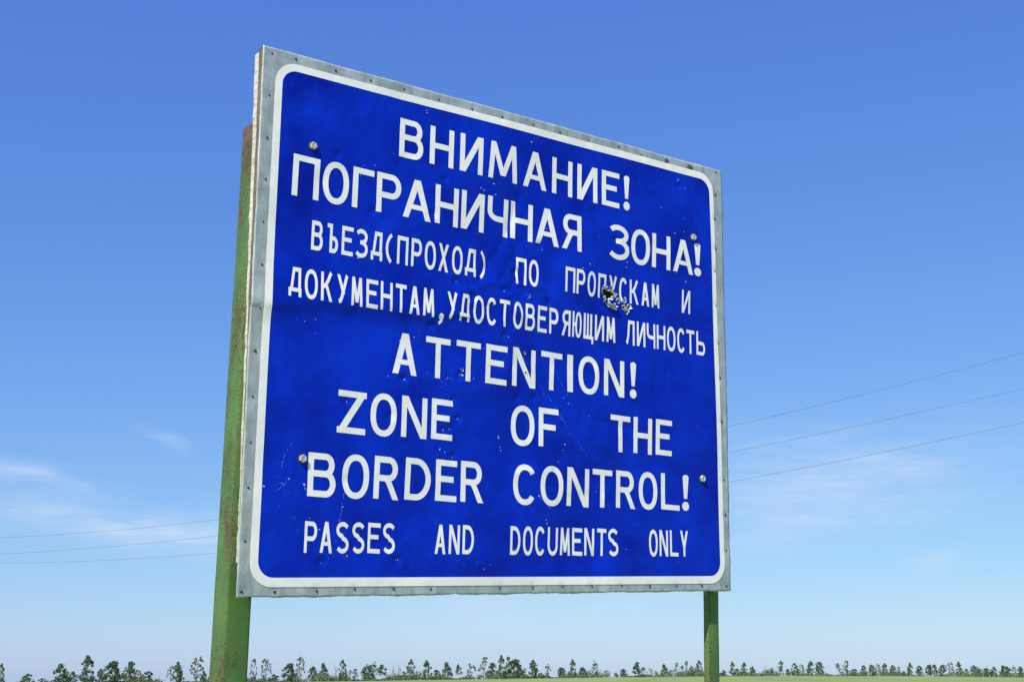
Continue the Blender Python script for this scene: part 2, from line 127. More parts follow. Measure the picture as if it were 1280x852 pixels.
# each tree of the belt: (bearing, distance, height, crown width, kind, label)
TREES = [
 (-0.34979,302.8,4.95,1.46,'dome','leafy birch, first tree from the left edge of the photo'),
 (-0.33364,296.7,2.79,2.56,'bush','low leafy bush, second tree from the left edge of the photo'),
 (-0.32345,314.7,1.78,1.87,'bush','low leafy bush, third tree from the left edge of the photo'),
 (-0.31164,292.2,4.61,3.33,'dome','leafy birch, fourth tree from the left edge of the photo'),
 (-0.30389,311.3,3.10,2.03,'dome','leafy birch, fifth tree from the left edge of the photo'),
 (-0.29454,308.0,6.19,3.70,'dome','leafy birch, sixth tree from the left edge of the photo'),
 (-0.28565,325.4,3.63,2.14,'dome','leafy birch, seventh tree from the left edge of the photo'),
 (-0.27777,308.9,5.08,4.07,'round','dark bushy tree, eighth tree from the left edge of the photo'),
 (-0.26668,336.3,5.27,3.15,'dome','leafy birch, ninth tree from the left edge of the photo'),
 (-0.26084,328.2,3.47,2.17,'sparse','thin crowned birch, tenth tree from the left edge of the photo'),
 (-0.25445,342.9,3.01,2.84,'bush','low leafy bush, eleventh tree from the left edge of the photo'),
 (-0.23892,335.6,4.33,1.86,'sparse','thin crowned birch, twelfth tree from the left edge of the photo'),
 (-0.23407,336.1,5.06,2.80,'dome','leafy birch, thirteenth tree from the left edge of the photo'),
 (-0.22136,353.9,6.64,3.35,'sparse','thin crowned birch, fourteenth tree from the left edge of the photo'),
 (-0.21675,363.0,2.74,1.82,'bush','low leafy bush, fifteenth tree from the left edge of the photo'),
 (-0.18280,360.0,6.01,1.82,'slim','slim birch, first tree to the right of the left green post'),
 (-0.17424,386.8,6.41,3.04,'sparse','thin crowned birch, second tree to the right of the left green post'),
 (-0.16787,388.9,1.97,3.06,'bush','low leafy bush, third tree to the right of the left green post'),
 (-0.15755,366.3,4.74,3.72,'round','dark bushy tree, fourth tree to the right of the left green post'),
 (-0.15008,386.7,6.86,2.84,'sparse','thin crowned birch, fifth tree to the right of the left green post'),
 (-0.14115,395.2,4.05,2.68,'round','dark bushy tree standing below the P of the word PASSES'),
 (-0.13360,408.1,5.13,2.77,'dome','leafy birch standing below the A of the word PASSES'),
 (-0.12546,399.8,4.47,1.81,'bare','bare pale tree below the first S of the word PASSES, left of three there'),
 (-0.12041,380.4,5.73,2.37,'dome','leafy birch below the first S of the word PASSES, middle of three there'),
 (-0.11590,396.2,3.25,1.80,'sparse','thin crowned birch below the first S of the word PASSES, right of three there'),
 (-0.11140,397.4,3.47,1.58,'slim','slim birch standing below the second S of the word PASSES'),
 (-0.10294,400.3,4.58,3.41,'round','dark bushy tree below the E of the word PASSES, left of three there'),
 (-0.09842,420.1,5.62,1.91,'slim','slim birch below the E of the word PASSES, middle of three there'),
 (-0.09277,397.3,4.27,3.39,'high','birch with a high crown below the E of the word PASSES, right of three there'),
 (-0.08428,394.8,4.42,1.57,'bare','bare pale tree standing below the third S of the word PASSES'),
 (-0.08031,408.1,4.44,1.86,'bare','bare pale tree, first tree right of the word PASSES, before the word AND'),
 (-0.07662,414.1,2.48,2.12,'bush','low leafy bush, second tree right of the word PASSES, before the word AND'),
 (-0.07259,427.6,5.94,2.92,'high','birch with a high crown, third tree right of the word PASSES, before the word AND'),
 (-0.06896,414.1,1.96,1.89,'bush','low leafy bush, fourth tree right of the word PASSES, before the word AND'),
 (-0.06060,403.7,5.55,2.76,'dome','leafy birch, fifth tree right of the word PASSES, before the word AND'),
 (-0.05361,433.2,2.95,2.22,'round','dark bushy tree standing below the A of the word AND'),
 (-0.04621,417.3,5.18,3.09,'dome','leafy birch below the N of the word AND, left of two there'),
 (-0.03823,427.5,4.28,2.44,'high','birch with a high crown below the N of the word AND, right of two there'),
 (-0.02968,421.7,4.66,3.13,'sparse','thin crowned birch standing below the D of the word AND'),
 (-0.02369,412.5,1.46,1.41,'bush','low leafy bush, first tree right of the word AND, before the word DOCUMENTS'),
 (-0.01941,434.0,6.71,3.96,'sparse','thin crowned birch, second tree right of the word AND, before the word DOCUMENTS'),
 (-0.01427,439.0,5.00,3.01,'dome','leafy birch, third tree right of the word AND, before the word DOCUMENTS'),
 (-0.00765,416.1,6.85,2.85,'dome','leafy birch, fourth tree right of the word AND, before the word DOCUMENTS'),
 (-0.00285,430.8,6.81,1.97,'slim','slim birch below the D of the word DOCUMENTS, left of two there'),
 (0.00228,431.1,5.81,5.66,'round','dark bushy tree below the D of the word DOCUMENTS, right of two there'),
 (0.01541,434.0,5.67,3.47,'dome','leafy birch standing below the O of the word DOCUMENTS'),
 (0.02084,441.0,1.80,2.01,'bush','low leafy bush standing below the C of the word DOCUMENTS'),
 (0.02512,478.6,4.80,2.19,'slim','slim birch standing below the U of the word DOCUMENTS'),
 (0.03539,484.5,3.55,3.32,'round','dark bushy tree standing below the M of the word DOCUMENTS'),
 (0.04337,468.1,5.94,2.94,'dome','leafy birch below the E of the word DOCUMENTS, left of two there'),
 (0.05078,491.7,3.78,2.80,'round','dark bushy tree below the E of the word DOCUMENTS, right of two there'),
 (0.05932,465.5,5.65,2.12,'slim','slim birch standing below the N of the word DOCUMENTS'),
 (0.06671,515.0,2.68,3.23,'sparse','thin crowned birch standing below the T of the word DOCUMENTS'),
 (0.07410,502.9,1.70,1.72,'bush','low leafy bush standing below the S of the word DOCUMENTS'),
 (0.07955,522.1,3.07,2.97,'round','dark bushy tree, first tree right of the word DOCUMENTS, before the word ONLY'),
 (0.08886,502.7,5.32,3.43,'dome','leafy birch, second tree right of the word DOCUMENTS, before the word ONLY'),
 (0.09367,512.1,3.64,2.04,'slim','slim birch, third tree right of the word DOCUMENTS, before the word ONLY'),
 (0.09848,514.9,3.13,2.34,'sparse','thin crowned birch below the O of the word ONLY, left of two there'),
 (0.10278,551.6,2.29,1.57,'bush','low leafy bush below the O of the word ONLY, right of two there'),
 (0.10866,528.2,4.71,3.00,'dome','leafy birch standing below the N of the word ONLY'),
 (0.11317,536.0,2.94,1.52,'slim','slim birch below the L of the word ONLY, left of two there'),
 (0.11734,564.4,5.48,2.88,'sparse','thin crowned birch below the L of the word ONLY, right of two there'),
 (0.12106,565.1,4.50,1.60,'slim','slim birch below the Y of the word ONLY, left of two there'),
 (0.12410,540.2,6.13,1.53,'slim','slim birch below the Y of the word ONLY, right of two there'),
 (0.12753,538.4,3.96,2.44,'dome','leafy birch, first tree right of the word ONLY, before the right post'),
 (0.13286,570.8,6.43,3.23,'dome','leafy birch, second tree right of the word ONLY, before the right post'),
 (0.15022,547.6,2.38,2.47,'bush','low leafy bush, first tree to the right of the right green post'),
 (0.15636,570.2,5.66,2.90,'dome','leafy birch, second tree to the right of the right green post'),
 (0.15970,601.7,3.25,2.04,'round','dark bushy tree, third tree to the right of the right green post'),
 (0.16415,609.0,5.66,3.43,'dome','leafy birch, fourth tree to the right of the right green post'),
 (0.17026,575.3,3.83,2.59,'round','dark bushy tree, fifth tree to the right of the right green post'),
 (0.17636,572.3,1.17,1.61,'bush','low leafy bush, sixth tree to the right of the right green post'),
 (0.18024,618.9,2.54,1.74,'bush','low leafy bush, seventh tree to the right of the right green post'),
 (0.18355,612.5,3.29,2.06,'dome','leafy birch, eighth tree to the right of the right green post'),
 (0.19017,596.1,6.07,3.01,'high','birch with a high crown, ninth tree to the right of the right green post'),
 (0.19458,617.2,2.98,2.08,'round','dark bushy tree, tenth tree to the right of the right green post'),
 (0.19952,595.5,5.35,3.33,'dome','leafy birch, eleventh tree to the right of the right green post'),
 (0.20446,640.0,5.19,2.86,'sparse','thin crowned birch, twelfth tree to the right of the right green post'),
 (0.20993,635.0,6.40,3.55,'dome','leafy birch, thirteenth tree to the right of the right green post'),
 (0.21647,653.5,6.23,4.01,'round','dark bushy tree, fourteenth tree to the right of the right green post'),
 (0.23005,628.1,5.79,3.84,'sparse','thin crowned birch, first tree right of the widest gap in the treeline'),
 (0.23470,669.6,7.14,2.98,'slim','slim birch, second tree right of the widest gap in the treeline'),
 (0.23977,657.0,3.36,3.28,'bush','low leafy bush, third tree right of the widest gap in the treeline'),
 (0.24623,672.6,4.94,3.35,'dome','leafy birch, fourth tree right of the widest gap in the treeline'),
 (0.25213,667.9,5.10,3.33,'round','dark bushy tree, fifth tree right of the widest gap in the treeline'),
 (0.25614,692.7,5.87,3.06,'sparse','thin crowned birch, sixth tree right of the widest gap in the treeline'),
 (0.26014,692.6,5.87,3.82,'dome','leafy birch, seventh tree right of the widest gap in the treeline'),
 (0.26547,701.9,5.18,3.09,'round','dark bushy tree, eighth tree right of the widest gap in the treeline'),
 (0.26951,667.7,4.31,2.21,'slim','slim birch, ninth tree right of the widest gap in the treeline'),
 (0.27322,683.0,2.42,2.25,'bush','low leafy bush, seventeenth tree from the right edge of the photo'),
 (0.27713,676.4,6.27,2.97,'dome','leafy birch, sixteenth tree from the right edge of the photo'),
 (0.28314,705.0,4.99,3.48,'round','dark bushy tree, fifteenth tree from the right edge of the photo'),
 (0.28976,719.4,5.57,3.94,'round','dark bushy tree, fourteenth tree from the right edge of the photo'),
 (0.29369,697.0,5.69,3.05,'dome','leafy birch, thirteenth tree from the right edge of the photo'),
 (0.29812,742.4,5.81,3.65,'round','dark bushy tree, twelfth tree from the right edge of the photo'),
 (0.30333,735.1,7.27,4.41,'sparse','thin crowned birch, eleventh tree from the right edge of the photo'),
 (0.30930,742.8,7.30,4.04,'dome','leafy birch, tenth tree from the right edge of the photo'),
 (0.31421,755.6,4.18,2.46,'dome','leafy birch, ninth tree from the right edge of the photo'),
 (0.31936,787.0,5.84,4.69,'round','dark bushy tree, eighth tree from the right edge of the photo'),
 (0.32270,764.8,4.30,2.49,'round','dark bushy tree, seventh tree from the right edge of the photo'),
 (0.32706,732.0,4.38,3.56,'round','dark bushy tree, sixth tree from the right edge of the photo'),
 (0.33165,741.1,5.15,3.60,'dome','leafy birch, fifth tree from the right edge of the photo'),
 (0.33776,790.4,6.01,4.26,'round','dark bushy tree, fourth tree from the right edge of the photo'),
 (0.34055,764.7,5.38,4.12,'bush','low leafy bush, third tree from the right edge of the photo'),
 (0.34435,802.9,6.41,2.59,'slim','slim birch, second tree from the right edge of the photo'),
 (0.34839,788.5,5.61,3.81,'round','dark bushy tree, first tree from the right edge of the photo'),
]

# ---------------------------------------------------------------- helpers
def link(o, parent=None):
    col.objects.link(o)
    if parent is not None:
        o.parent = parent
    return o

def mesh_obj(name, verts, faces, mat, parent=None, smooth=False, mats=None, fmat=None):
    me = bpy.data.meshes.new(name)
    me.from_pydata([tuple(map(float, v)) for v in verts], [], [tuple(f) for f in faces])
    for m in (mats or [mat]):
        me.materials.append(m)
    if fmat is not None:
        me.polygons.foreach_set('material_index', np.asarray(fmat, dtype=np.int32))
    if smooth:
        me.polygons.foreach_set('use_smooth', np.ones(len(me.polygons), dtype=bool))
    me.update()
    return link(bpy.data.objects.new(name, me), parent)

def bm_obj(name, bm, mat, parent=None, smooth=False):
    me = bpy.data.meshes.new(name)
    bmesh.ops.recalc_face_normals(bm, faces=bm.faces)
    bm.to_mesh(me); bm.free()
    me.materials.append(mat)
    if smooth:
        me.polygons.foreach_set('use_smooth', np.ones(len(me.polygons), dtype=bool))
    return link(bpy.data.objects.new(name, me), parent)

class NT:
    """small node-tree writer for a Principled material"""
    def __init__(self, name):
        self.m = bpy.data.materials.new(name); self.m.use_nodes = True
        self.t = self.m.node_tree
        self.b = self.t.nodes['Principled BSDF']
    def node(self, typ, **kw):
        n = self.t.nodes.new(typ)
        for k, v in kw.items(): setattr(n, k, v)
        return n
    def set(self, sock, v):
        if isinstance(v, bpy.types.NodeSocket): self.t.links.new(v, sock)
        else: sock.default_value = v
    def coord(self, kind='Object', scale=(1, 1, 1), rot=(0, 0, 0)):
        c = self.node('ShaderNodeTexCoord'); m = self.node('ShaderNodeMapping')
        m.inputs['Scale'].default_value = scale; m.inputs['Rotation'].default_value = rot
        self.t.links.new(c.outputs[kind], m.inputs['Vector']); return m.outputs[0]
    def noise(self, vec, scale, detail=4, rough=0.55, dist=0.0):
        n = self.node('ShaderNodeTexNoise')
        n.inputs['Scale'].default_value = scale; n.inputs['Detail'].default_value = detail
        n.inputs['Roughness'].default_value = rough; n.inputs['Distortion'].default_value = dist
        self.t.links.new(vec, n.inputs['Vector']); return n.outputs['Fac']
    def ramp(self, fac, lo, hi, a=0.0, b=1.0):
        n = self.node('ShaderNodeMapRange')
        n.inputs['From Min'].default_value = lo; n.inputs['From Max'].default_value = hi
        n.inputs['To Min'].default_value = a; n.inputs['To Max'].default_value = b
        self.t.links.new(fac, n.inputs['Value']); return n.outputs[0]
    def math(self, op, a, b, clamp=False):
        n = self.node('ShaderNodeMath', operation=op, use_clamp=clamp)
        self.set(n.inputs[0], a); self.set(n.inputs[1], b); return n.outputs[0]
    def mix(self, fac, a, b, blend='MIX'):
        n = self.node('ShaderNodeMix', data_type='RGBA', blend_type=blend)
        self.set(n.inputs[0], fac)
        self.set(n.inputs[6], (*a, 1) if isinstance(a, tuple) else a)
        self.set(n.inputs[7], (*b, 1) if isinstance(b, tuple) else b); return n.outputs[2]
    def out(self, color=None, rough=None, metal=None, bump=None, dist=0.001, strength=1.0, spec=None):
        if color is not None: self.set(self.b.inputs['Base Color'], (*color, 1) if isinstance(color, tuple) else color)
        if rough is not None: self.set(self.b.inputs['Roughness'], rough)
        if metal is not None: self.set(self.b.inputs['Metallic'], metal)
        if spec is not None: self.b.inputs['Specular IOR Level'].default_value = spec
        if bump is not None:
            n = self.node('ShaderNodeBump'); n.inputs['Distance'].default_value = dist
            n.inputs['Strength'].default_value = strength
            self.t.links.new(bump, n.inputs['Height']); self.t.links.new(n.outputs[0], self.b.inputs['Normal'])
        return self.m

# ---------------------------------------------------------------- materials
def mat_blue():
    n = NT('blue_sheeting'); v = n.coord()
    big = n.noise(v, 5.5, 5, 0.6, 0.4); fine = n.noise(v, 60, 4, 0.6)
    c = n.mix(n.ramp(big, .32, .68), (0.0, 0.0110, 0.31), (0.0, 0.0300, 0.56))  # mottling paints the wavy sheet's lighter and darker reflections into the colour
    stain = n.noise(n.coord(scale=(9, 9, 2.2)), 1.6, 5, 0.62, 0.6)
    c = n.mix(n.ramp(stain, .60, .78, 0, .22), c, (0.004, 0.055, 0.60))        # rubbed, chalky streaks
    b = n.math('ADD', n.math('MULTIPLY', n.noise(v, 22, 4, .55), 1.0), n.math('MULTIPLY', fine, .12))
    return n.out(c, n.ramp(big, .3, .7, .42, .56), bump=b, dist=0.003, strength=.8, spec=.12)
def mat_white():
    n = NT('white_sheeting'); v = n.coord()
    g = n.noise(v, 14, 6, .65); c = n.mix(n.ramp(g, .35, .7), (0.87, 0.84, 0.81), (0.79, 0.76, 0.735))
    dirt = n.noise(n.coord(scale=(26, 26, 4), rot=(0, RAD(25), 0)), 1.0, 4, .6)
    c = n.mix(n.ramp(dirt, .60, .80, 0, .30), c, (0.50, 0.50, 0.48))
    b = n.noise(v, 22, 4, .55)
    return n.out(c, .5, bump=b, dist=0.0018, strength=.5, spec=.3)
def mat_galv():
    n = NT('galvanised_steel'); v = n.coord()
    vo = n.node('ShaderNodeTexVoronoi'); vo.inputs['Scale'].default_value = 130
    n.t.links.new(v, vo.inputs['Vector'])
    big = n.noise(v, 16, 5, .6)
    c = n.mix(n.ramp(big, .3, .7), (0.31, 0.345, 0.345), (0.57, 0.61, 0.605))
    sp = n.node('ShaderNodeSeparateColor'); n.t.links.new(vo.outputs['Color'], sp.inputs[0])
    c = n.mix(n.ramp(sp.outputs[0], 0, 1, 0, .45), c, (0.36, 0.40, 0.42))
    st = n.noise(n.coord(scale=(40, 40, 6)), 1.0, 5, .65)
    c = n.mix(n.ramp(st, .47, .70, 0, .7), c, (0.23, 0.245, 0.225))
    b = n.math('ADD', big, n.math('MULTIPLY', n.noise(v, 55, 3, .5), .35))
    return n.out(c, n.ramp(big, .3, .7, .5, .62), metal=.35, bump=b, dist=.003, strength=.5)
def mat_bare():
    n = NT('torn_steel'); v = n.coord(); g = n.noise(v, 120, 4, .6)
    c = n.mix(n.ramp(g, .4, .65), (0.66, 0.69, 0.72), (0.36, 0.37, 0.38))
    return n.out(c, .48, metal=.25, bump=g, dist=.001)
def mat_chip():
    n = NT('chipped_spot'); v = n.coord(); g = n.noise(v, 200, 2, .5)
    return n.out(n.mix(g, (0.22, 0.34, 0.74), (0.60, 0.67, 0.80)), .5)
def mat_green(name, u0, u1, top=9.0, worn=0.0):
    """green paint with rust freckles, rust crowding the left edge of the front, the top end and odd patches"""
    n = NT(name); v = n.coord(); g = n.noise(v, 9, 5, .6)
    c = n.mix(n.ramp(g, .3, .7), (0.055, 0.140, 0.025), (0.100, 0.212, 0.042))
    xyz = n.node('ShaderNodeSeparateXYZ'); n.t.links.new(v, xyz.inputs[0])
    fine = n.noise(v, 260, 5, .7)
    patch = n.noise(n.coord(scale=(1, 1, .35)), 14, 5, .65)
    crowd = n.ramp(patch, .46, .74, 0, .19)                                          # where freckles gather
    right = n.ramp(xyz.outputs['X'], u0 + .72 * (u1 - u0), u1 + .003, 0, .17)
    xs = n.math('ADD', xyz.outputs['X'], n.math('MULTIPLY', xyz.outputs['Z'], .00315))    # the post leans a little
    off = n.math('ABSOLUTE', n.math('SUBTRACT', xs, u0 + .0055), 0)
    wob = n.math('MULTIPLY', n.noise(n.coord(scale=(1, 1, .3)), 45, 4, .7), .008)
    edge = n.ramp(n.math('SUBTRACT', off, wob), -.001, -.0045, 0, .15)
    left = n.math('ADD', n.ramp(xs, u0 + .024 * (1 + 8 * worn) * .8, u0, 0, .028 + worn * 1.2), edge)
    tip = n.ramp(xyz.outputs['Z'], top - .16, top - .02, 0, .24)
    thr = n.math('ADD', n.math('ADD', crowd, left), n.math('ADD', right, tip))
    f = n.ramp(n.math('ADD', fine, thr), .605 - worn * .3, .70 - worn * .3)
    f = n.math('MULTIPLY', f, 1.0, True)
    rust = n.mix(n.ramp(n.noise(v, 60, 4, .6), .35, .65), (0.050, 0.030, 0.018), (0.110, 0.066, 0.030))
    c = n.mix(f, c, rust)
    dirt = n.ramp(n.noise(n.coord(scale=(30, 30, 2.0)), 1.3, 5, .6), .5, .75, 0, .4)
    c = n.mix(dirt, c, (0.060, 0.075, 0.028))
    return n.out(c, n.ramp(f, 0, 1, .5, .85), bump=n.math('SUBTRACT', n.math('MULTIPLY', g, .6), n.math('MULTIPLY', f, .25)), dist=.0016, strength=.7)
def mat_rust():
    n = NT('rusted_edge'); v = n.coord(); g = n.noise(v, 70, 5, .65)
    c = n.mix(n.ramp(g, .38, .62), (0.040, 0.024, 0.014), (0.105, 0.060, 0.026))
    return n.out(c, .9, bump=g, dist=.002)
def mat_wood(name, a, b):
    n = NT(name); v = n.coord(scale=(1, 1, 1))
    g = n.noise(n.coord(scale=(120, 60, 7)), 1, 6, .65, .3)         # grain up the batten
    r = n.noise(n.coord(scale=(4, 30, 95), rot=(RAD(16), 0, 0)), 1, 2, .5)  # saw marks across it
    c = n.mix(n.ramp(g, .3, .72), a, b)
    c = n.mix(n.ramp(r, .52, .66, 0, .45), c, tuple(x * .45 for x in a))
    return n.out(c, .85, bump=n.math('ADD', g, r), dist=.003, strength=.8)
def mat_simple(name, a, b, scale, rough=.7, metal=0., dist=.001):
    n = NT(name); g = n.noise(n.coord(), scale, 4, .6)
    return n.out(n.mix(n.ramp(g, .35, .65), a, b), rough, metal=metal, bump=g, dist=dist)
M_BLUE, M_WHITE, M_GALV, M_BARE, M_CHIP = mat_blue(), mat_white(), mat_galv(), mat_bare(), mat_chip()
M_POST, M_RPOST, M_RUST = mat_green('green_rusty_paint', .0015, .058, 2.785), mat_green('green_rusty_paint_worn', 1.3475, 1.3850, 9.0, .05), mat_rust()
M_DARKWOOD = mat_wood('dark_weathered_wood', (0.085, 0.062, 0.045), (0.20, 0.155, 0.12))
M_PALEWOOD = mat_wood('pale_weathered_wood', (0.40, 0.37, 0.32), (0.62, 0.58, 0.51))
M_NAIL = mat_simple('rusty_nail', (0.022, 0.018, 0.016), (0.075, 0.06, 0.05), 300, .7, .3)
M_ZINC = mat_simple('zinc_bolt', (0.46, 0.43, 0.34), (0.68, 0.65, 0.56), 160, .42, .4)
M_SPLINTER = mat_simple('splintered_wood', (0.30, 0.12, 0.03), (0.55, 0.30, 0.10), 200, .8)
M_WIRE = mat_simple('aluminium_wire', (0.10, 0.10, 0.11), (0.18, 0.18, 0.19), 3, .6, .3)

# ---------------------------------------------------------------- ground
LAND_AZ = np.array([l[0] for l in LAND]); LAND_D = np.array([l[1] for l in LAND]); LAND_Z = np.array([l[2] for l in LAND])
def smooth(a, b, x):
    t = np.clip((x - a) / (b - a), 0, 1); return t * t * (3 - 2 * t)
def land(az, r):
    d = np.interp(az, LAND_AZ, LAND_D); z = np.interp(az, LAND_AZ, LAND_Z)
    edge = smooth(-1.6, -.45, az) * (1 - smooth(.45, 1.6, az))
    return z * edge * smooth(.45, .9, r / d) - .0078 * np.maximum(0, r - 1.07 * d)
def build_ground():
    azs = np.unique(np.concatenate([np.linspace(-math.pi, math.pi, 97), np.linspace(-.5, .5, 161)]))[:-1]
    rs = np.concatenate([[1.5, 4, 8, 15, 30, 60, 100], np.arange(130, 900, 12), [1000, 1200, 1500, 2000, 2600, 3500, 5000, 8000]])
    A, R = np.meshgrid(azs, rs)
    rng = np.random.default_rng(8)
    Z = land(A, R) + .05 * np.sin(R * .21 + 7 * A) * (R > 30)
    V = np.stack([R * np.sin(A), R * np.cos(A), Z], -1).reshape(-1, 3)
    na, nr = len(azs), len(rs); F = []
    for j in range(nr - 1):
        for i in range(na):
            k = (i + 1) % na
            F.append((j * na + i, j * na + k, (j + 1) * na + k, (j + 1) * na + i))
    V = np.vstack([V, [[0, 0, 0]]]); c = len(V) - 1
    F += [(c, (i + 1) % na, i) for i in range(na)]
    F = [f[::-1] for f in F]
    n = NT('young_crop_field'); v = n.coord()
    big = n.noise(v, .035, 5, .6); mid = n.noise(v, .8, 4, .6); rows = n.noise(n.coord(scale=(.02, .35, 1)), 1, 3, .6)
    c1 = n.mix(n.ramp(big, .3, .7), (0.165, 0.235, 0.050), (0.225, 0.300, 0.080))
    c1 = n.mix(n.ramp(rows, .45, .7, 0, .6), c1, (0.28, 0.30, 0.075))
    c1 = n.mix(n.ramp(mid, .5, .75, 0, .6), c1, (0.10, 0.17, 0.05))
    tuft = n.noise(n.coord(scale=(.05, .012, 1)), 1, 5, .7)
    c1 = n.mix(n.ramp(tuft, .50, .66, 0, .7), c1, (0.115, 0.165, 0.055))
    weed = n.noise(n.coord(scale=(.012, .03, 1)), 1, 3, .6)
    c1 = n.mix(n.ramp(weed, .54, .66, 0, .8), c1, (0.31, 0.31, 0.06))
    g = mesh_obj('field', V, F, n.out(c1, .9, bump=mid, dist=.3), smooth=True)
    g['kind'] = 'structure'
build_ground()

# ---------------------------------------------------------------- trees of the shelter belt
def mat_leaf(name, a, b, c):
    n = NT(name); v = n.coord('Object'); g = n.noise(v, 9, 3, .6)
    oi = n.node('ShaderNodeObjectInfo')
    col_ = n.mix(n.ramp(g, .3, .7), a, b)
    col_ = n.mix(n.math('MULTIPLY', oi.outputs['Random'], .8), col_, c)
    m = n.out(col_, .6, spec=.25)
    return m
M_LEAF = mat_leaf('birch_leaves', (0.046, 0.082, 0.038), (0.112, 0.165, 0.080), (0.078, 0.130, 0.056))
M_LEAFP = mat_leaf('pale_leaves', (0.065, 0.095, 0.060), (0.150, 0.180, 0.120), (0.105, 0.135, 0.090))
M_BARK = mat_simple('birch_bark', (0.60, 0.57, 0.52), (0.34, 0.31, 0.28), 6, .8)
M_TWIG = mat_simple('bare_twigs', (0.42, 0.37, 0.33), (0.28, 0.24, 0.21), 4, .8)

def tube(V, F, pts, radii, n=5):
    base = len(V); pts = [Vector(p) for p in pts]
    for i, p in enumerate(pts):
        t = (pts[min(i + 1, len(pts) - 1)] - pts[max(i - 1, 0)]).normalized()
        a = t.orthogonal().normalized(); b = t.cross(a)
        for k in range(n):
            th = 2 * math.pi * k / n
            V.append(p + (a * math.cos(th) + b * math.sin(th)) * radii[i])
    for i in range(len(pts) - 1):
        for k in range(n):
            q = (k + 1) % n
            F.append((base + i * n + k, base + i * n + q, base + (i + 1) * n + q, base + (i + 1) * n + k))

def profile(kind, t):
    """crown half-width at relative height t (0..1), 1 at its widest"""
    if kind == 'dome': return min(1, .62 + 1.6 * t) * (1 - t ** 2.4) ** .8 + .06
    if kind in ('round', 'bush'): return math.sqrt(max(0, 1 - (2 * t - .95) ** 2 / 1.15))
    if kind == 'slim': return .35 + .65 * math.sin(math.pi * min(1, .12 + t * .86))
    if kind == 'sparse': return .4 + .6 * math.sin(math.pi * (.15 + .8 * t))
    if kind == 'high': return math.sin(math.pi * min(1, .2 + t * .78))
    return .5
def make_tree_meshes(kind, seed):
    """unit tree: height 1, crown width 1; returns (trunk mesh, crown mesh)"""
    r = random.Random(seed)
    low = dict(dome=.02, round=.02, bush=.0, slim=.05, sparse=.10, high=.32, bare=.2)[kind]
    nclump = dict(dome=64, round=74, bush=52, slim=42, sparse=34, high=40, bare=7)[kind]
    nleaf = dict(dome=38, round=40, bush=36, slim=34, sparse=25, high=35, bare=10)[kind]
    V, F = [], []
    lean = (r.uniform(-.10, .10), r.uniform(-.10, .10))
    ax = lambda t: Vector((lean[0] * t * t, lean[1] * t * t, t))
    stems = 1 if kind not in ('bush', 'bare', 'sparse') else r.choice((2, 3))
    for s in range(stems):
        o = Vector((r.uniform(-.12, .12), r.uniform(-.12, .12), 0)) if s else Vector()
        H = r.uniform(.75, .97) if kind != 'bush' else .55
        pts = [o + ax(t * H) + Vector((r.uniform(-.02, .02), r.uniform(-.02, .02), 0)) * (i > 0) + o * t for i, t in enumerate((-.03, .2, .45, .7, 1))]
        tube(V, F, pts, [.040, .034, .026, .017, .006])
        for b in range(9 if kind == 'bare' else 5):                # limbs
            t = r.uniform(low + .1, .9) * H; a = r.uniform(0, 6.28); L = r.uniform(.14, .34)
            p = ax(t) + o * (1 + t)
            tube(V, F, [p, p + Vector((math.cos(a) * L * .6, math.sin(a) * L * .6, L * .30)), p + Vector((math.cos(a) * L, math.sin(a) * L, L * .62))], [.014, .010, .004], 4)
    tm = bpy.data.meshes.new('trunk'); tm.from_pydata([tuple(v) for v in V], [], F)
    tm.materials.append(M_TWIG if kind == 'bare' else M_BARK)
    V, F = [], []
    for c in range(nclump):
        t = r.random() ** .85
        w = profile(kind, t) * .5; a = r.uniform(0, 6.283); q = math.sqrt(r.random()) * w * .92
        ctr = ax(low + (1 - low) * t * .94) + Vector((math.cos(a) * q, math.sin(a) * q, r.uniform(-.03, .03)))
        cr_ = r.uniform(.055, .125) * (.8 if kind in ('slim', 'sparse', 'bare') else 1) * (1.15 - .55 * t)
        for l in range(nleaf):
            d = Vector((r.gauss(0, 1), r.gauss(0, 1), r.gauss(0, .62))) * cr_ * .62
            p = ctr + d
            if p.z < 0: continue
            s = r.uniform(.020, .046) * (1.2 if kind == 'bush' else 1)
            n = Vector((r.gauss(0, 1), r.gauss(0, 1), r.gauss(0, 1) + .35)).normalized()
            x = n.orthogonal().normalized(); y = n.cross(x); b0 = len(V)
            V += [p + x * s, p + y * s * .7 * .6, p - x * s, p - y * s * .7 * .6]
            V[b0 + 1] = p + y * s * .62 + n * s * .2; V[b0 + 3] = p - y * s * .62 - n * s * .1
            F.append((b0, b0 + 1, b0 + 2, b0 + 3))
    cm = bpy.data.meshes.new('crown'); cm.from_pydata([tuple(v) for v in V], [], F)
    cm.materials.append(M_LEAFP if kind in ('sparse', 'bare') else M_LEAF)
    return tm, cm
PROTO = {}
for ki, kind in enumerate(('dome', 'round', 'bush', 'slim', 'sparse', 'high', 'bare')):
    PROTO[kind] = [make_tree_meshes(kind, 100 * ki + s) for s in range(5 if kind in ('dome', 'round') else 4)]
rt = random.Random(21)
GROUP_TREES = 'trees of the belt along the far edge of the field'
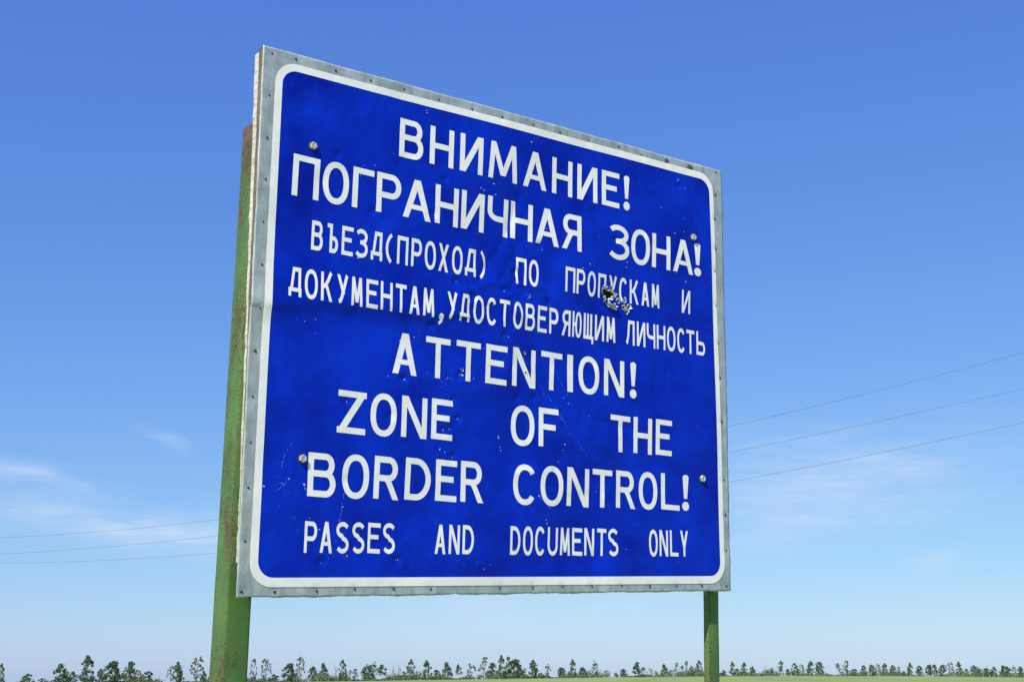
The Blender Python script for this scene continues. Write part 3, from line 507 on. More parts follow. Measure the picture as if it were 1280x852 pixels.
for az, dist, h, w, kind, label in TREES:
    name = {'bush': 'leafy_bush', 'round': 'bushy_tree', 'bare': 'bare_tree'}.get(kind, 'birch_tree')
    root = bpy.data.objects.new(name, None)
    root.empty_display_size = .5
    link(root)
    root.location = (dist * math.sin(az), dist * math.cos(az), float(land(np.array(az), np.array(dist))) - .05)
    root.rotation_euler = (0, 0, rt.uniform(0, 6.28))
    root.scale = (w * 1.12, w * 1.12, h * 1.03)
    root['label'] = label; root['category'] = 'bush' if kind == 'bush' else 'tree'; root['group'] = GROUP_TREES
    tm, cm = rt.choice(PROTO[kind])
    link(bpy.data.objects.new('trunk', tm), root)
    link(bpy.data.objects.new('crown', cm), root)

def build_scrub():
    r = random.Random(5); V, F = [], []
    for i in range(11000):
        az = r.uniform(-.40, .42)
        if math.sin(az * 61) + math.sin(az * 143 + 1) + .8 * math.sin(az * 317) < r.uniform(-2.3, .4): continue
        d = float(np.interp(az, LAND_AZ, LAND_D)) * r.uniform(.965, 1.05)
        z = float(land(np.array(az), np.array(d)))
        H = r.uniform(.25, 1.15) * (1.2 + .7 * math.sin(az * 97 + 2) + .4 * math.sin(az * 353)) * d / 420
        c = Vector((d * math.sin(az), d * math.cos(az), z))
        if r.random() < .13:                                        # a pale stalk
            tube(V, F, [c, c + Vector((r.uniform(-.2, .2), 0, H * 1.6))], [.05, .02], 3); continue
        for l in range(7):
            p = c + Vector((r.uniform(-.5, .5), r.uniform(-.4, .4), r.uniform(0, H))); s = r.uniform(.12, .26)
            n = Vector((r.gauss(0, 1), r.gauss(0, 1), r.gauss(0, 1))).normalized(); x = n.orthogonal().normalized() * s; y = n.cross(x)
            b = len(V); V += [p + x, p + y, p - x, p - y]; F.append((b, b + 1, b + 2, b + 3))
    n = NT('scrub_leaves'); g = n.noise(n.coord(), .25, 4, .6)
    o = mesh_obj('undergrowth', V, F, n.out(n.mix(n.ramp(g, .35, .65), (0.060, 0.085, 0.045), (0.125, 0.145, 0.075)), .8))
    o['kind'] = 'stuff'; o['label'] = 'low scrub and weeds growing under the tree belt'
build_scrub()

# ---------------------------------------------------------------- power lines
WA, WB = Vector((-15.5, 44.0)), Vector((11.0, 27.0))
WD = (WB - WA).normalized()
for (c2, c1_, c0), label in (((2.8226e-3, -1.8606e-2, 5.9043), 'topmost of the three thin power lines running behind the sign'),
                             ((2.2109e-3, -6.876e-3, 5.3852), 'middle one of the three thin power lines running behind the sign'),
                             ((2.5899e-3, -3.0460e-2, 5.0600), 'lowest of the three thin power lines running behind the sign')):
    V, F = [], []
    pts = [(*(WA + WD * L), c2 * L * L + c1_ * L + c0) for L in np.arange(-30, 61, 1.5)]
    tube(V, F, pts, [.0034] * len(pts), 6)
    o = mesh_obj('power_line', V, F, M_WIRE, smooth=True)
    o['label'] = label; o['category'] = 'wire'; o['group'] = 'power lines behind the sign'

# ---------------------------------------------------------------- the sign
# board axes: u along the board, v up the board, w out towards the reader
B_D = Vector((0.80901699, 0.58778525, 0.0)); B_N = Vector((0.58742719, -0.80852416, -0.0348995)); B_UP = Vector((0.02051341, -0.02823429, 0.99939083))
sign = bpy.data.objects.new('border_sign', None); link(sign)
rot = Matrix((B_D, -B_N, B_UP)).transposed().to_4x4()
sign.matrix_world = Matrix.Translation((-0.59367334, 2.84399708, 0.0)) @ rot
sign['label'] = 'large dented blue metal sign with white Russian and English lettering on two rusty green posts'
sign['category'] = 'road sign'

# outer outline of the metal sheet (a little out of square), then the rounded white frame
TL, TR, BR, BL = (-0.0163, 2.9454), (1.3820, 2.9645), (1.3967, 1.8127), (0.0, 1.7505)
def quad_uv(s, t):
    a = np.array(BL) * (1 - s)[..., None] + np.array(BR) * s[..., None]
    b = np.array(TL) * (1 - s)[..., None] + np.array(TR) * s[..., None]
    return a * (1 - t)[..., None] + b * t[..., None]

# --- relief of the sheet: waves, creases, dents (metres along w)
rs_ = np.random.default_rng(12)
WAVES = [(rs_.uniform(6, 16) * (1 if i % 2 else -1), rs_.uniform(4, 14), rs_.uniform(0, 6.3), rs_.uniform(.0004, .0010)) for i in range(7)]
KNOCKS = [(rs_.uniform(.05, 1.33), rs_.uniform(1.8, 2.9), rs_.uniform(.012, .05), rs_.uniform(-.0019, .0013)) for i in range(70)]
KNOCKS += [(rs_.normal(.62, .11), rs_.normal(2.46, .06), rs_.uniform(.010, .026), rs_.uniform(-.0020, .0018)) for i in range(44)]
CRUMPLES = []
for i in range(46):
    if i < 26: c_ = (rs_.normal(.64, .09), rs_.normal(2.47, .06))
    elif i < 36: c_ = (rs_.normal(.85, .08), rs_.normal(2.18, .08))
    else: c_ = (rs_.uniform(.06, 1.3), rs_.uniform(1.82, 2.9))
    a_, L_ = rs_.choice((2.3, .1, -.9, 1.2)) + rs_.normal(0, .35), rs_.uniform(.02, .07)
    CRUMPLES.append(((c_[0] - L_ * math.cos(a_), c_[1] - L_ * math.sin(a_)), (c_[0] + L_ * math.cos(a_), c_[1] + L_ * math.sin(a_)), rs_.uniform(.0006, .0015) * rs_.choice((-1, 1)), rs_.uniform(.006, .010)))
def seg_dist(u, v, p, q):
    d = np.subtract(q, p); L2 = d @ d
    t = np.clip(((u - p[0]) * d[0] + (v - p[1]) * d[1]) / L2, 0, 1)
    du, dv = u - p[0] - t * d[0], v - p[1] - t * d[1]
    return np.hypot(du, dv), (d[0] * dv - d[1] * du) / math.sqrt(L2)
def relief(u, v):
    u = np.asarray(u, float); v = np.asarray(v, float)
    z = np.zeros_like(u)
    for a, b, p, A in WAVES: z += A * np.sin(a * u + b * v + p)
    for k, pl in enumerate(CREASES):
        D = np.full_like(u, 9.0); S = np.zeros_like(u)
        for p, q in zip(pl[:-1], pl[1:]):
            dd, ss = seg_dist(u, v, p, q); S = np.where(dd < D, ss, S); D = np.minimum(D, dd)
        if k == 4:      # the long fold: gentle above, steep below
            below = np.where(S > 0, .060, .022)
            z += .0052 * np.exp(-(D / below) ** 1.5)
        else:
            z += (.0019, -.0021, .0017, .0010, 0, .0017)[k] * np.exp(-(D / .011) ** 1.3) - (.0016, 0, .0012, 0, 0, .0010)[k] * np.exp(-(D / .03) ** 2)
    for p, q, A, wd in CRUMPLES:
        D, S = seg_dist(u, v, p, q)
        z += A * np.exp(-(D / np.where(S > 0, wd, wd * 2.2)) ** 1.4)
    for a, b, r, A in KNOCKS: z += A * np.exp(-((u - a) ** 2 + (v - b) ** 2) / (r * r))
    for a, b in DENTS: z += -.0034 * np.exp(-((u - a) ** 2 + (v - b) ** 2) / .0095 ** 2) + .0010 * np.exp(-((u - a) ** 2 + (v - b) ** 2) / .026 ** 2)
    for a, b in BOLTS: z += -.0016 * np.exp(-((u - a) ** 2 + (v - b) ** 2) / .030 ** 2)
    for a, b in NAILS: z += -.0012 * np.exp(-((u - a) ** 2 + (v - b) ** 2) / .010 ** 2)
    hu, hv = np.mean(TORN_HOLE, axis=0)
    z += -.004 * np.exp(-((u - hu) ** 2 + (v - hv) ** 2) / .055 ** 2)
    return z
def inside(poly, u, v):
    c = np.zeros(np.shape(u), bool); n = len(poly)
    for i in range(n):
        (x1, y1), (x2, y2) = poly[i], poly[i - 1]
        cond = ((y1 > v) != (y2 > v)) & (u < (x2 - x1) * (v - y1) / (y2 - y1 + 1e-12) + x1)
        c ^= cond
    return c
def holed(u, v):
    h = inside(TORN_HOLE, u, v)
    for a, b in PUNCTURES[:8]: h |= (u - a) ** 2 + (v - b) ** 2 < .0047 ** 2
    for a, b in PUNCTURES[8:]: h |= (u - a) ** 2 + (v - b) ** 2 < .0026 ** 2
    return h
# relief tabulated on a fine grid so that everything glued to the sheet follows it exactly
STEP = .004
GU = np.arange(-.04, 1.42, STEP); GV = np.arange(1.73, 2.99, STEP)
TAB = relief(*np.meshgrid(GU, GV))
def lift(u, v):
    u = np.asarray(u, float); v = np.asarray(v, float)
    x = np.clip((u - GU[0]) / STEP, 0, len(GU) - 1.001); y = np.clip((v - GV[0]) / STEP, 0, len(GV) - 1.001)
    i, j = x.astype(int), y.astype(int); fx, fy = x - i, y - j
    return (TAB[j, i] * (1 - fx) + TAB[j, i + 1] * fx) * (1 - fy) + (TAB[j + 1, i] * (1 - fx) + TAB[j + 1, i + 1] * fx) * fy

def sheet(name, U, V, Fm, off, mat):
    """grid sheet in board space following the relief; Fm masks the cells kept"""
    W = lift(U, V) + off
    co = np.stack([U, -W, V], -1).reshape(-1, 3); nv, nu = U.shape
    j, i = np.nonzero(Fm)
    a = j * nu + i
    F = np.stack([a, a + 1, a + nu + 1, a + nu], -1)
    used = np.unique(F); remap = np.full(len(co), -1); remap[used] = np.arange(len(used))
    return mesh_obj(name, co[used], remap[F], mat, sign, smooth=True)

# galvanised backing sheet with its slightly wavy rim
s = np.linspace(0, 1, 301); t = np.linspace(0, 1, 261)
S_, T_ = np.meshgrid(s, t)
Q = quad_uv(S_, T_)
U, V = Q[..., 0].copy(), Q[..., 1].copy()
rim = np.random.default_rng(3)
def wob(x, amp):
    return amp * (np.sin(x * 37 + 1) + .7 * np.sin(x * 91 + 2) + .5 * np.sin(x * 211) + .35 * np.sin(x * 467 + .5))
U[:, 0] += wob(t, .0003); U[:, -1] += wob(t + 2, .0007); V[0, :] += wob(s + 1, .00075); V[-1, :] += wob(s + 3, .0004)
Uc, Vc = (U[1:, 1:] + U[:-1, :-1]) / 2, (V[1:, 1:] + V[:-1, :-1]) / 2
galv = sheet('steel_backing', U, V, ~holed(Uc, Vc), -.0006, M_GALV)
so = galv.modifiers.new('thickness', 'SOLIDIFY'); so.thickness = .0014; so.offset = -1

# rounded rectangles of the white frame and the blue ground
OUT = [(0.0162, 2.9205), (1.3470, 2.9442), (1.3770, 1.8312), (0.0252, 1.7725)]     # TL TR BR BL
INN = [(0.0340, 2.9040), (1.3330, 2.9245), (1.3600, 1.8495), (0.0436, 1.7925)]
def rounded(q, r, n=14):
    pts = []; q = [Vector(p) for p in q]
    for i in range(4):
        p, a, b = q[i], q[i - 1], q[(i + 1) % 4]
        da, db = (a - p).normalized(), (b - p).normalized()
        c = p + (da + db) * r
        s0, s1 = p + da * r - c, p + db * r - c
        for k in range(n + 1):
            th = math.pi / 2 * k / n
            pts.append(c + s0 * math.cos(th) + s1 * math.sin(th))
    out = []
    for i in range(len(pts)):
        a, b = pts[i], pts[(i + 1) % len(pts)]
        m = max(1, int((b - a).length / .005)) if (b - a).length > .05 else 1
        m = 240 if (b - a).length > .05 else 1
        out += [a.lerp(b, k / m) for k in range(m)]
    return out
ro, ri = rounded(OUT, .052), rounded(INN, .036)
NR = 5
ring = np.array([[(1 - k / NR) * np.array(a) + k / NR * np.array(b) for k in range(NR + 1)] for a, b in zip(ro, ri)])
W = lift(ring[..., 0], ring[..., 1]) + .00030
co = np.stack([ring[..., 0], -W, ring[..., 1]], -1).reshape(-1, 3)
n_ = len(ro)
F = [(i * (NR + 1) + k, i * (NR + 1) + k + 1, ((i + 1) % n_) * (NR + 1) + k + 1, ((i + 1) % n_) * (NR + 1) + k) for i in range(n_) for k in range(NR)]
mesh_obj('white_frame', co, F, M_WHITE, sign, smooth=True)

mid = [tuple((np.array(a) + np.array(b)) / 2) for a, b in zip(ro, ri)]
gu, gv = np.arange(.02, 1.38, .0034), np.arange(1.77, 2.95, .0034)
U, V = np.meshgrid(gu, gv)
Uc, Vc = U[1:, 1:] - .0017, V[1:, 1:] - .0017
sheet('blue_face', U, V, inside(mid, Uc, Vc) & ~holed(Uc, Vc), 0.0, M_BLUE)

# --- lettering: plotter-style strokes of even thickness
TK = .145
def arc(cx_, cy_, rx, ry, a0, a1, n=18):
    return [(cx_ + rx * math.cos(RAD(a0 + (a1 - a0) * i / n)), cy_ + ry * math.sin(RAD(a0 + (a1 - a0) * i / n))) for i in range(n + 1)]
def oval(cx_, cy_, rx, ry, a0, a1, n=44, p=2.25):
    o = []
    for i in range(n + 1):
        a = RAD(a0 + (a1 - a0) * i / n); c, s_ = math.cos(a), math.sin(a)
        o.append((cx_ + rx * math.copysign(abs(c) ** (2 / p), c), cy_ + ry * math.copysign(abs(s_) ** (2 / p), s_)))
    return o
def stroke(pts, t=TK, closed=False):
    """-> list of (left, right) pairs with mitred corners"""
    P = [np.array(p, float) for p in pts]; out = []; n = len(P)
    for i in range(n):
        a = P[i - 1] if (i > 0 or closed) else None
        b = P[(i + 1) % n] if (i < n - 1 or closed) else None
        d1 = (P[i] - a) if a is not None else None; d2 = (b - P[i]) if b is not None else None
        d1 = d1 / np.linalg.norm(d1) if d1 is not None else d2 / np.linalg.norm(d2)
        d2 = d2 / np.linalg.norm(d2) if d2 is not None else d1
        n1, n2 = np.array([-d1[1], d1[0]]), np.array([-d2[1], d2[0]])
        m = n1 + n2; m /= np.linalg.norm(m); k = 1 / max(.35, m @ n1)
        out.append((P[i] + m * k * t / 2, P[i] - m * k * t / 2))
    if closed: out.append(out[0])
    return out
def para(x0, x1, s0, s1=None, y0=0.0, y1=1.0):
    """slanted bar: bottom edge x0..x0+s0 at y0, top edge x1..x1+s1 at y1"""
    s1 = s0 if s1 is None else s1
    return [((x0, y0), (x0 + s0, y0)), ((x1, y1), (x1 + s1, y1))]
def vb(x, y0=0.0, y1=1.0, t=TK): return para(x, x, t, t, y0, y1)
def hb(y, x0, x1, t=TK): return [((x0, y + t), (x0, y)), ((x1, y + t), (x1, y))]
def bowl(w, ytop, ybot, x0=0.0, t=TK):
    h = t / 2; r = (ytop - ybot - t) / 2; rx = min(r * .80, w - x0 - h - .05)
    xs = w - h - rx
    return stroke([(x0, ytop - h), (xs, ytop - h)] + arc(xs, ybot + h + r, rx, r, 90, -90)[1:-1] + [(xs, ybot + h), (x0, ybot + h)], t)
def disc(cx_, cy_, rx, ry, n=20):
    return [((cx_ - rx * math.sin(math.pi * i / n), cy_ - ry * math.cos(math.pi * i / n)), (cx_ + rx * math.sin(math.pi * i / n), cy_ - ry * math.cos(math.pi * i / n))) for i in range(n + 1)]
def mirror(strips, W): return [[((W - b[0], b[1]), (W - a[0], a[1])) for a, b in s_] for s_ in strips]
ALIAS = {'А': 'A', 'В': 'B', 'Е': 'E', 'К': 'K', 'М': 'M', 'Н': 'H', 'О': 'O', 'Р': 'P', 'С': 'C', 'Т': 'T', 'Х': 'X'}
def glyph(ch, W):
    """strips of one letter in a box W wide and 1 high"""
    ch = ALIAS.get(ch, ch); t = TK; h = t / 2; R = W - t
    if ch == 'A': return [para(0, W / 2 - .62 * t, 1.10 * t, 1.24 * t), para(W - 1.10 * t, W / 2 - .62 * t, 1.10 * t, 1.24 * t), [((.26 * W, .235 + t * .85), (.2 * W, .235)), ((.74 * W, .235 + t * .85), (.8 * W, .235))]]
    if ch == 'B': return [vb(0), bowl(W * .94, 1, .46, h), bowl(W, .46 + t, 0, h)]
    if ch == 'P': return [vb(0), bowl(W, 1, .38, h)]
    if ch == 'R': return [vb(0), bowl(W * .93, 1, .42, h), stroke([(W * .38, .42 + h), (W * .52, .40 + h), (W * .62, .36), (W - .60 * t, -.04)], t * .98)[:-1] + [((W, 0), (W - 1.12 * t, 0))]]
    if ch == 'D': return [vb(0), stroke([(h, 1 - h), (W * .42, 1 - h)] + arc(W * .42, .5, W * .58 - h, .5 - h, 90, -90, 26)[1:-1] + [(W * .42, h), (h, h)])]
    if ch == 'E': return [vb(0), hb(1 - t, h, W), hb(0, h, W), hb(.465, h, W * .85)]
    if ch == 'F': return [vb(0), hb(1 - t, h, W), hb(.44, h, W * .86)]
    if ch == 'H': return [vb(0), vb(R), hb(.43, h, W - h)]
    if ch == 'I': return [vb(0, t=W)]
    if ch == 'L': return [vb(0), hb(0, h, W)]
    if ch == 'T': return [hb(1 - t, 0, W), vb(W / 2 - h, 0, 1 - h)]
    if ch == 'Z': return [hb(1 - t, 0, W), hb(0, 0, W), para(0, W - 1.32 * t, 1.32 * t, 1.32 * t, h * .6, 1 - h * .6)]
    if ch == 'N': return [vb(0), vb(R), para(W - 1.22 * t, 0, 1.22 * t)]
    if ch == 'И': return [vb(0), vb(R), para(0, W - 1.22 * t, 1.22 * t)]
    if ch == 'M':
        k = .07 * W
        return [para(0, k, t), para(W - t, W - t - k, t), para(W / 2 - .55 * t, k, 1.1 * t, 1.05 * t, .12), para(W / 2 - .55 * t, W - k - 1.05 * t, 1.1 * t, 1.05 * t, .12)]
    if ch == 'O': return [stroke(oval(W / 2, .5, W / 2 - h, .515 - h, 90, 450)[:-1], closed=True)]
    if ch == 'C': return [stroke(oval(W / 2, .5, W / 2 - h, .515 - h, 38, 322, 40))]
    if ch == 'U': return [stroke([(h, 1), (h, .36)] + arc(W / 2, .36, W / 2 - h, .36 - h + .012, 180, 360, 24)[1:-1] + [(W - h, .36), (W - h, 1)])]
    if ch == 'S':
        u = arc(W / 2, .745, W / 2 - h * .9, .255 - h + .01, 28, 262, 26); l = arc(W / 2, .265, W / 2 - h, .265 - h + .01, 82, -150, 26)
        return [stroke(u + l)]
    if ch == 'Y': return [para(W / 2 - .6 * t, 0, 1.2 * t, 1.08 * t, .36), para(W / 2 - .6 * t, W - 1.08 * t, 1.2 * t, 1.08 * t, .36), vb(W / 2 - h, 0, .45)]
    if ch == 'K': return [vb(0), stroke([(h, .50), (W * .36, .525), (W * .62, .72), (W * .80, .93), (W * .90, 1.0)], t), para(W - 1.1 * t, W * .34, 1.1 * t, 1.1 * t, 0, .56)]
    if ch == 'X': return [para(0, W - 1.12 * t, 1.12 * t), para(W - 1.12 * t, 0, 1.12 * t)]
    if ch == 'П': return [stroke([(h, 0), (h, 1 - h), (W - h, 1 - h), (W - h, 0)])]
    if ch == 'Г': return [stroke([(h, 0), (h, 1 - h), (W, 1 - h)])]
    if ch == 'Ч': return [vb(R), stroke([(h, 1), (h, .62)] + arc(h + W * .38, .62, W * .38, .62 - .36 - h, 180, 270, 14)[1:] + [(W - h, .36 + h)])]
    if ch == 'Я': return mirror(glyph('R', W), W)
    if ch == 'Ь': return [vb(0), bowl(W, .58, 0, h)]
    if ch == 'Ъ': return [vb(.24 * W), hb(1 - t, 0, .24 * W + h), bowl(W, .58, 0, .24 * W + h)]
    if ch == 'З':
        u = arc(W * .42, .731, W * .53 - h, .196, 148, -90, 26); l = arc(W * .42, .303, W * .58 - h, .232, 90, -146, 28)
        return [stroke(u), stroke(l), hb(.535 - h, W * .32, W * .44, t)]
    if ch == 'Д':
        return [vb(0, 0, .24), vb(R, 0, .24), hb(.165, 0, W, t * .92), vb(R - .05 * W, .2, 1), para(.11 * W, .30 * W, t * .95, t, .2, 1), hb(1 - t, .30 * W + h, R)]
    if ch == 'Л': return [vb(R), hb(1 - t, .22 * W, W - h), stroke([(0, h * .8), (.10 * W, h * 1.5), (.22 * W, .36), (.22 * W + h, 1)], t)]
    if ch == 'У': return [stroke([(.16 * W, h * 1.02), (.30 * W, h * 1.25), (.44 * W, .24), (W - .55 * t, 1.0)], t * 1.05), para(W * .45, 0, 1.15 * t, 1.1 * t, .34)]
    if ch == 'Щ': return [vb(0), vb(W / 2 - h * .9, t=t * .9), vb(R), hb(0, h, W), vb(W - h * .4, -.17, t * .9, t * .9)]
    if ch == 'Ю': return [vb(0, t=t * .85), hb(.43, h, W * .45), stroke(oval(W * .655, .5, W * .345 - h * .85, .515 - h, 90, 450)[:-1], t * .85, closed=True)]
    if ch == '!': return [[((.08 * W, .93), (.92 * W, .93)), ((.28 * W, .33), (.72 * W, .33))], disc(W / 2, .925, .42 * W, .075), disc(W / 2, .12, W * .48, .125)]
    if ch == '(': return [stroke(arc(W * 1.02 + .25, .5, W * 1.02 + .25 - h, .60, 127, 233, 22), t * .95)]
    if ch == ')': return mirror(glyph('(', W), W)
    if ch == ',': return [disc(W * .55, .05, W * .45, .12), stroke([(W * .80, .06), (W * .62, -.10), (W * .12, -.20)], t * .8)]
    raise KeyError(ch)

def subdivide(strip, du):
    """split a strip lengthwise and across so that it can follow the relief"""
    out = []
    for (a, b), (c, d) in zip(strip[:-1], strip[1:]):
        a, b, c, d = map(np.array, (a, b, c, d))
        L = max(np.hypot(*((c - a) * du)), np.hypot(*((d - b) * du))); m = max(1, int(math.ceil(L / .005)))
        for k in range(m): out.append((a + (c - a) * k / m, b + (d - b) * k / m))
    out.append(tuple(map(np.array, strip[-1])))
    return out
ACROSS = 3
def letter(parent, ch, u0, w, v0, h):
    V, F = [], []
    kx = 1.5 if h < .08 else 1.0
    for si, st in enumerate(glyph(ch, w / h * kx)):
        st = subdivide(st, np.array([h / kx, h])); base = len(V)
        for a, b in st:
            for k in range(ACROSS + 1):
                p = a + (b - a) * k / ACROSS
                V.append((u0 + p[0] * h / kx, v0 + p[1] * h, .00035 + .00008 * si))
        for i in range(len(st) - 1):
            for k in range(ACROSS):
                q = base + i * (ACROSS + 1) + k
                F.append((q, q + 1, q + ACROSS + 2, q + ACROSS + 1))
    V = np.array(V); F = np.array(F)
    a, b, d = V[F[:, 0]], V[F[:, 1]], V[F[:, 3]]                      # all faces look at the reader
    sgn = (b[:, 0] - a[:, 0]) * (d[:, 1] - a[:, 1]) - (b[:, 1] - a[:, 1]) * (d[:, 0] - a[:, 0])
    F[sgn < 0] = F[sgn < 0][:, ::-1]
    cen = V[F].mean(1); F = F[~holed(cen[:, 0], cen[:, 1])]
    W = lift(V[:, 0], V[:, 1]) + V[:, 2]
    return mesh_obj('letter', np.stack([V[:, 0], -W, V[:, 1]], -1), F, M_WHITE, parent, smooth=True)
for row in LINES:
    line = link(bpy.data.objects.new('lettering', None), sign)
    for g in row: letter(line, *g)

# --- timber behind the sheet: a dark front frame and a pale rear frame
def box_bm(bm, u0, u1, v0, v1, w0, w1, skew=None):
    sk = skew or (lambda v: 0.0)
    vs = [bm.verts.new((u + sk(v), -w, v)) for w in (w0, w1) for v in (v0, v1) for u in (u0, u1)]
    for f in ((0, 1, 3, 2), (4, 6, 7, 5), (0, 4, 5, 1), (2, 3, 7, 6), (0, 2, 6, 4), (1, 5, 7, 3)):
        bm.faces.new([vs[i] for i in f])
def board(name, corners, w0, w1, mat, cuts=14, rough=.0008, seed=0):
    """a plank given by its four corners, its long edges a little uneven"""
    r = random.Random(seed); (a, b, c, d) = [Vector(p) for p in corners]        # a-b one long edge, d-c the other
    bm = bmesh.new(); ringv = []
    for i in range(cuts + 1):
        t_ = i / cuts; p, q = a.lerp(b, t_), d.lerp(c, t_)
        p = p + (p - q).normalized() * r.uniform(-rough, rough); q = q + (q - p).normalized() * r.uniform(-rough, rough)
        ringv.append([bm.verts.new((x.x, -(w + r.uniform(-rough, rough) * .5), x.y)) for x, w in ((p, w0), (q, w0), (q, w1), (p, w1))])
    for A_, B_ in zip(ringv[:-1], ringv[1:]):
        for k in range(4): bm.faces.new((A_[k], A_[(k + 1) % 4], B_[(k + 1) % 4], B_[k]))
    bm.faces.new(ringv[0]); bm.faces.new(ringv[-1][::-1])
    return bm_obj(name, bm, mat, sign)
tl, tr, br, bl = map(np.array, (TL, TR, BR, BL))
ins = .0015
eu = np.array((ins, 0)); ev = np.array((0, ins))
F0, F1 = -.0030, -.0225
board('front_batten', [bl + (.0085, .085), tl + (.0008, -.0015), tl + (.05, -.002), bl + (.05, .085)], F0, F1, M_DARKWOOD, 30, .0010, 1)
board('front_batten', [br - eu + ev, tr - eu - ev, tr - (.05, .002), br - (.05, -.002)], F0, F1, M_DARKWOOD, 20, .0008, 2)
board('front_batten', [tl + (.051, -.002), tr - (.051, .002), tr - (.051, .05), tl + (.051, -.05)], F0, F1, M_DARKWOOD, 20, .0008, 3)
board('front_batten', [bl + (.052, .006), br - (.051, -.004), br + (-.051, .05), bl + (.052, .05)], F0, F1, M_DARKWOOD, 20, .0008, 4)
G0, G1 = -.0232, -.0440
board('rear_batten', [(.0128, 1.957), tl + (.0015, -.008), tl + (.048, -.008), (.050, 1.957)], G0, G1, M_PALEWOOD, 34, .0012, 5)
board('rear_batten', [(.0150, 1.823), (.0130, 1.9555), (.048, 1.9555), (.048, 1.823)], G0, G1, M_PALEWOOD, 8, .0010, 6)
board('rear_batten', [br + (-.072, .01), tr - (.055, .008), tr - (.10, .008), br + (-.115, .01)], G0, G1, M_PALEWOOD, 20, .0008, 7)
board('rear_batten', [tl + (.049, -.008), tr - (.054, .008), tr - (.054, .055), tl + (.049, -.055)], G0, G1, M_PALEWOOD, 20, .0008, 8)
board('rear_batten', [bl + (.044, .004), br - (.070, -.010), br + (-.070, .05), bl + (.047, .05)], G0, G1, M_PALEWOOD, 20, .0008, 10)
board('rear_panel', [bl + (.055, .055), tl + (.055, -.06), tr - (.055, .06), br + (-.055, .055)], -.026, -.0335, M_DARKWOOD, 6, .0004, 9)

# --- nails and bolts
def nail_mesh():
    bm = bmesh.new(); n = 9; rings = []
    for r, w in ((.0026, -.0008), (.0029, .0006), (.0021, .0014), (.0008, .0011)):
        rings.append([bm.verts.new((r * math.cos(6.283 * k / n) * (1 + .12 * math.sin(3 * k)), -w, r * math.sin(6.283 * k / n))) for k in range(n)])
    for A_, B_ in zip(rings[:-1], rings[1:]):
        for k in range(n): bm.faces.new((A_[k], A_[(k + 1) % n], B_[(k + 1) % n], B_[k]))
    bm.faces.new(rings[-1])
    return bm_obj('nail', bm, M_NAIL, sign, True)
nail = nail_mesh(); rn = random.Random(6)
for i, (a, b) in enumerate(NAILS):
    o = nail if i == 0 else nail.copy()
    if i: link(o, sign)
    o.location = (a, -float(lift(a, b)) + .0003, b)
    o.rotation_euler = (RAD(rn.uniform(-22, 22)), rn.uniform(0, 6.28), RAD(rn.uniform(-22, 22)))
    k = rn.uniform(.75, 1.15); o.scale = (k, k, k)

def lathe(prof, n, mat, name, parent, squash=None):
    bm = bmesh.new(); rings = []
    for r, w in prof:
        rings.append([bm.verts.new((r * math.cos(2 * math.pi * k / n), -w, r * math.sin(2 * math.pi * k / n))) for k in range(n)])
    for A_, B_ in zip(rings[:-1], rings[1:]):
        for k in range(n): bm.faces.new((A_[k], A_[(k + 1) % n], B_[(k + 1) % n], B_[k]))
    bm.faces.new(rings[-1]); bm.faces.new(rings[0][::-1])
    return bm_obj(name, bm, mat, parent)
bolt = lathe([(.0088, -.004), (.0090, .0060), (.0081, .0069), (.0060, .0073), (.0055, .0066), (.0004, .0064)], 6, M_ZINC, 'bolt', sign)
wash = lathe([(.0108, -.001), (.0108, .0008), (.0090, .0012)], 22, M_NAIL, 'washer', bolt)
for i, (a, b) in enumerate(BOLTS):
    o = bolt if i == 0 else bolt.copy()
    if i:
        link(o, sign); w_ = wash.copy(); link(w_, o)
    o.location = (a, -float(lift(a, b)) - .0004, b)
    o.rotation_euler = (RAD(rn.uniform(-3, 3)), rn.uniform(0, 1.0), RAD(rn.uniform(-3, 3)))

# --- chips, scratches
def blob(V, F, a, b, r, rnd, off=.00022, stretch=1.0, ang=0.0):
    n = 8; base = len(V)
    pts = [(a, b)]
    for k in range(n):
        th = 6.283 * k / n; q = r * rnd.uniform(.55, 1.25)
        x, y = q * math.cos(th) * stretch, q * math.sin(th)
        pts.append((a + x * math.cos(ang) - y * math.sin(ang), b + x * math.sin(ang) + y * math.cos(ang)))
    for p in pts: V.append((p[0], -(float(lift(*p)) + off), p[1]))
    for k in range(n): F.append((base, base + 1 + k, base + 1 + (k + 1) % n))
rc = random.Random(9); V, F = [], []
for a, b in CHIPS:
    blob(V, F, a, b, rc.uniform(.0008, .0021), rc, stretch=rc.choice((1, 1, 1.8)), ang=rc.uniform(0, 3.1))
for i in range(40):
    blob(V, F, rc.uniform(.05, 1.33), rc.uniform(1.80, 2.90), rc.uniform(.0004, .0009), rc)
chips = mesh_obj('chipped_spots', V, F, M_CHIP, sign); chips['kind'] = 'stuff'
V, F = [], []
for pl in SCRATCHES:
    for (p, q) in zip(pl[:-1], pl[1:]):
        p, q = Vector(p), Vector(q); m = max(2, int((q - p).length / .004)); nn = (q - p).normalized(); nn = Vector((-nn.y, nn.x))
        for k in range(m):
            if rc.random() < .4: continue
            a, b = p.lerp(q, k / m), p.lerp(q, (k + .8) / m); hw = rc.uniform(.0001, .0003); base = len(V)
            for x in (a + nn * hw, a - nn * hw, b - nn * hw, b + nn * hw):
                V.append((x.x, -(float(lift(x.x, x.y)) + .0002), x.y))
            F.append((base, base + 1, base + 2, base + 3))
scr = mesh_obj('scratches', V, F, M_CHIP, sign); scr['kind'] = 'stuff'

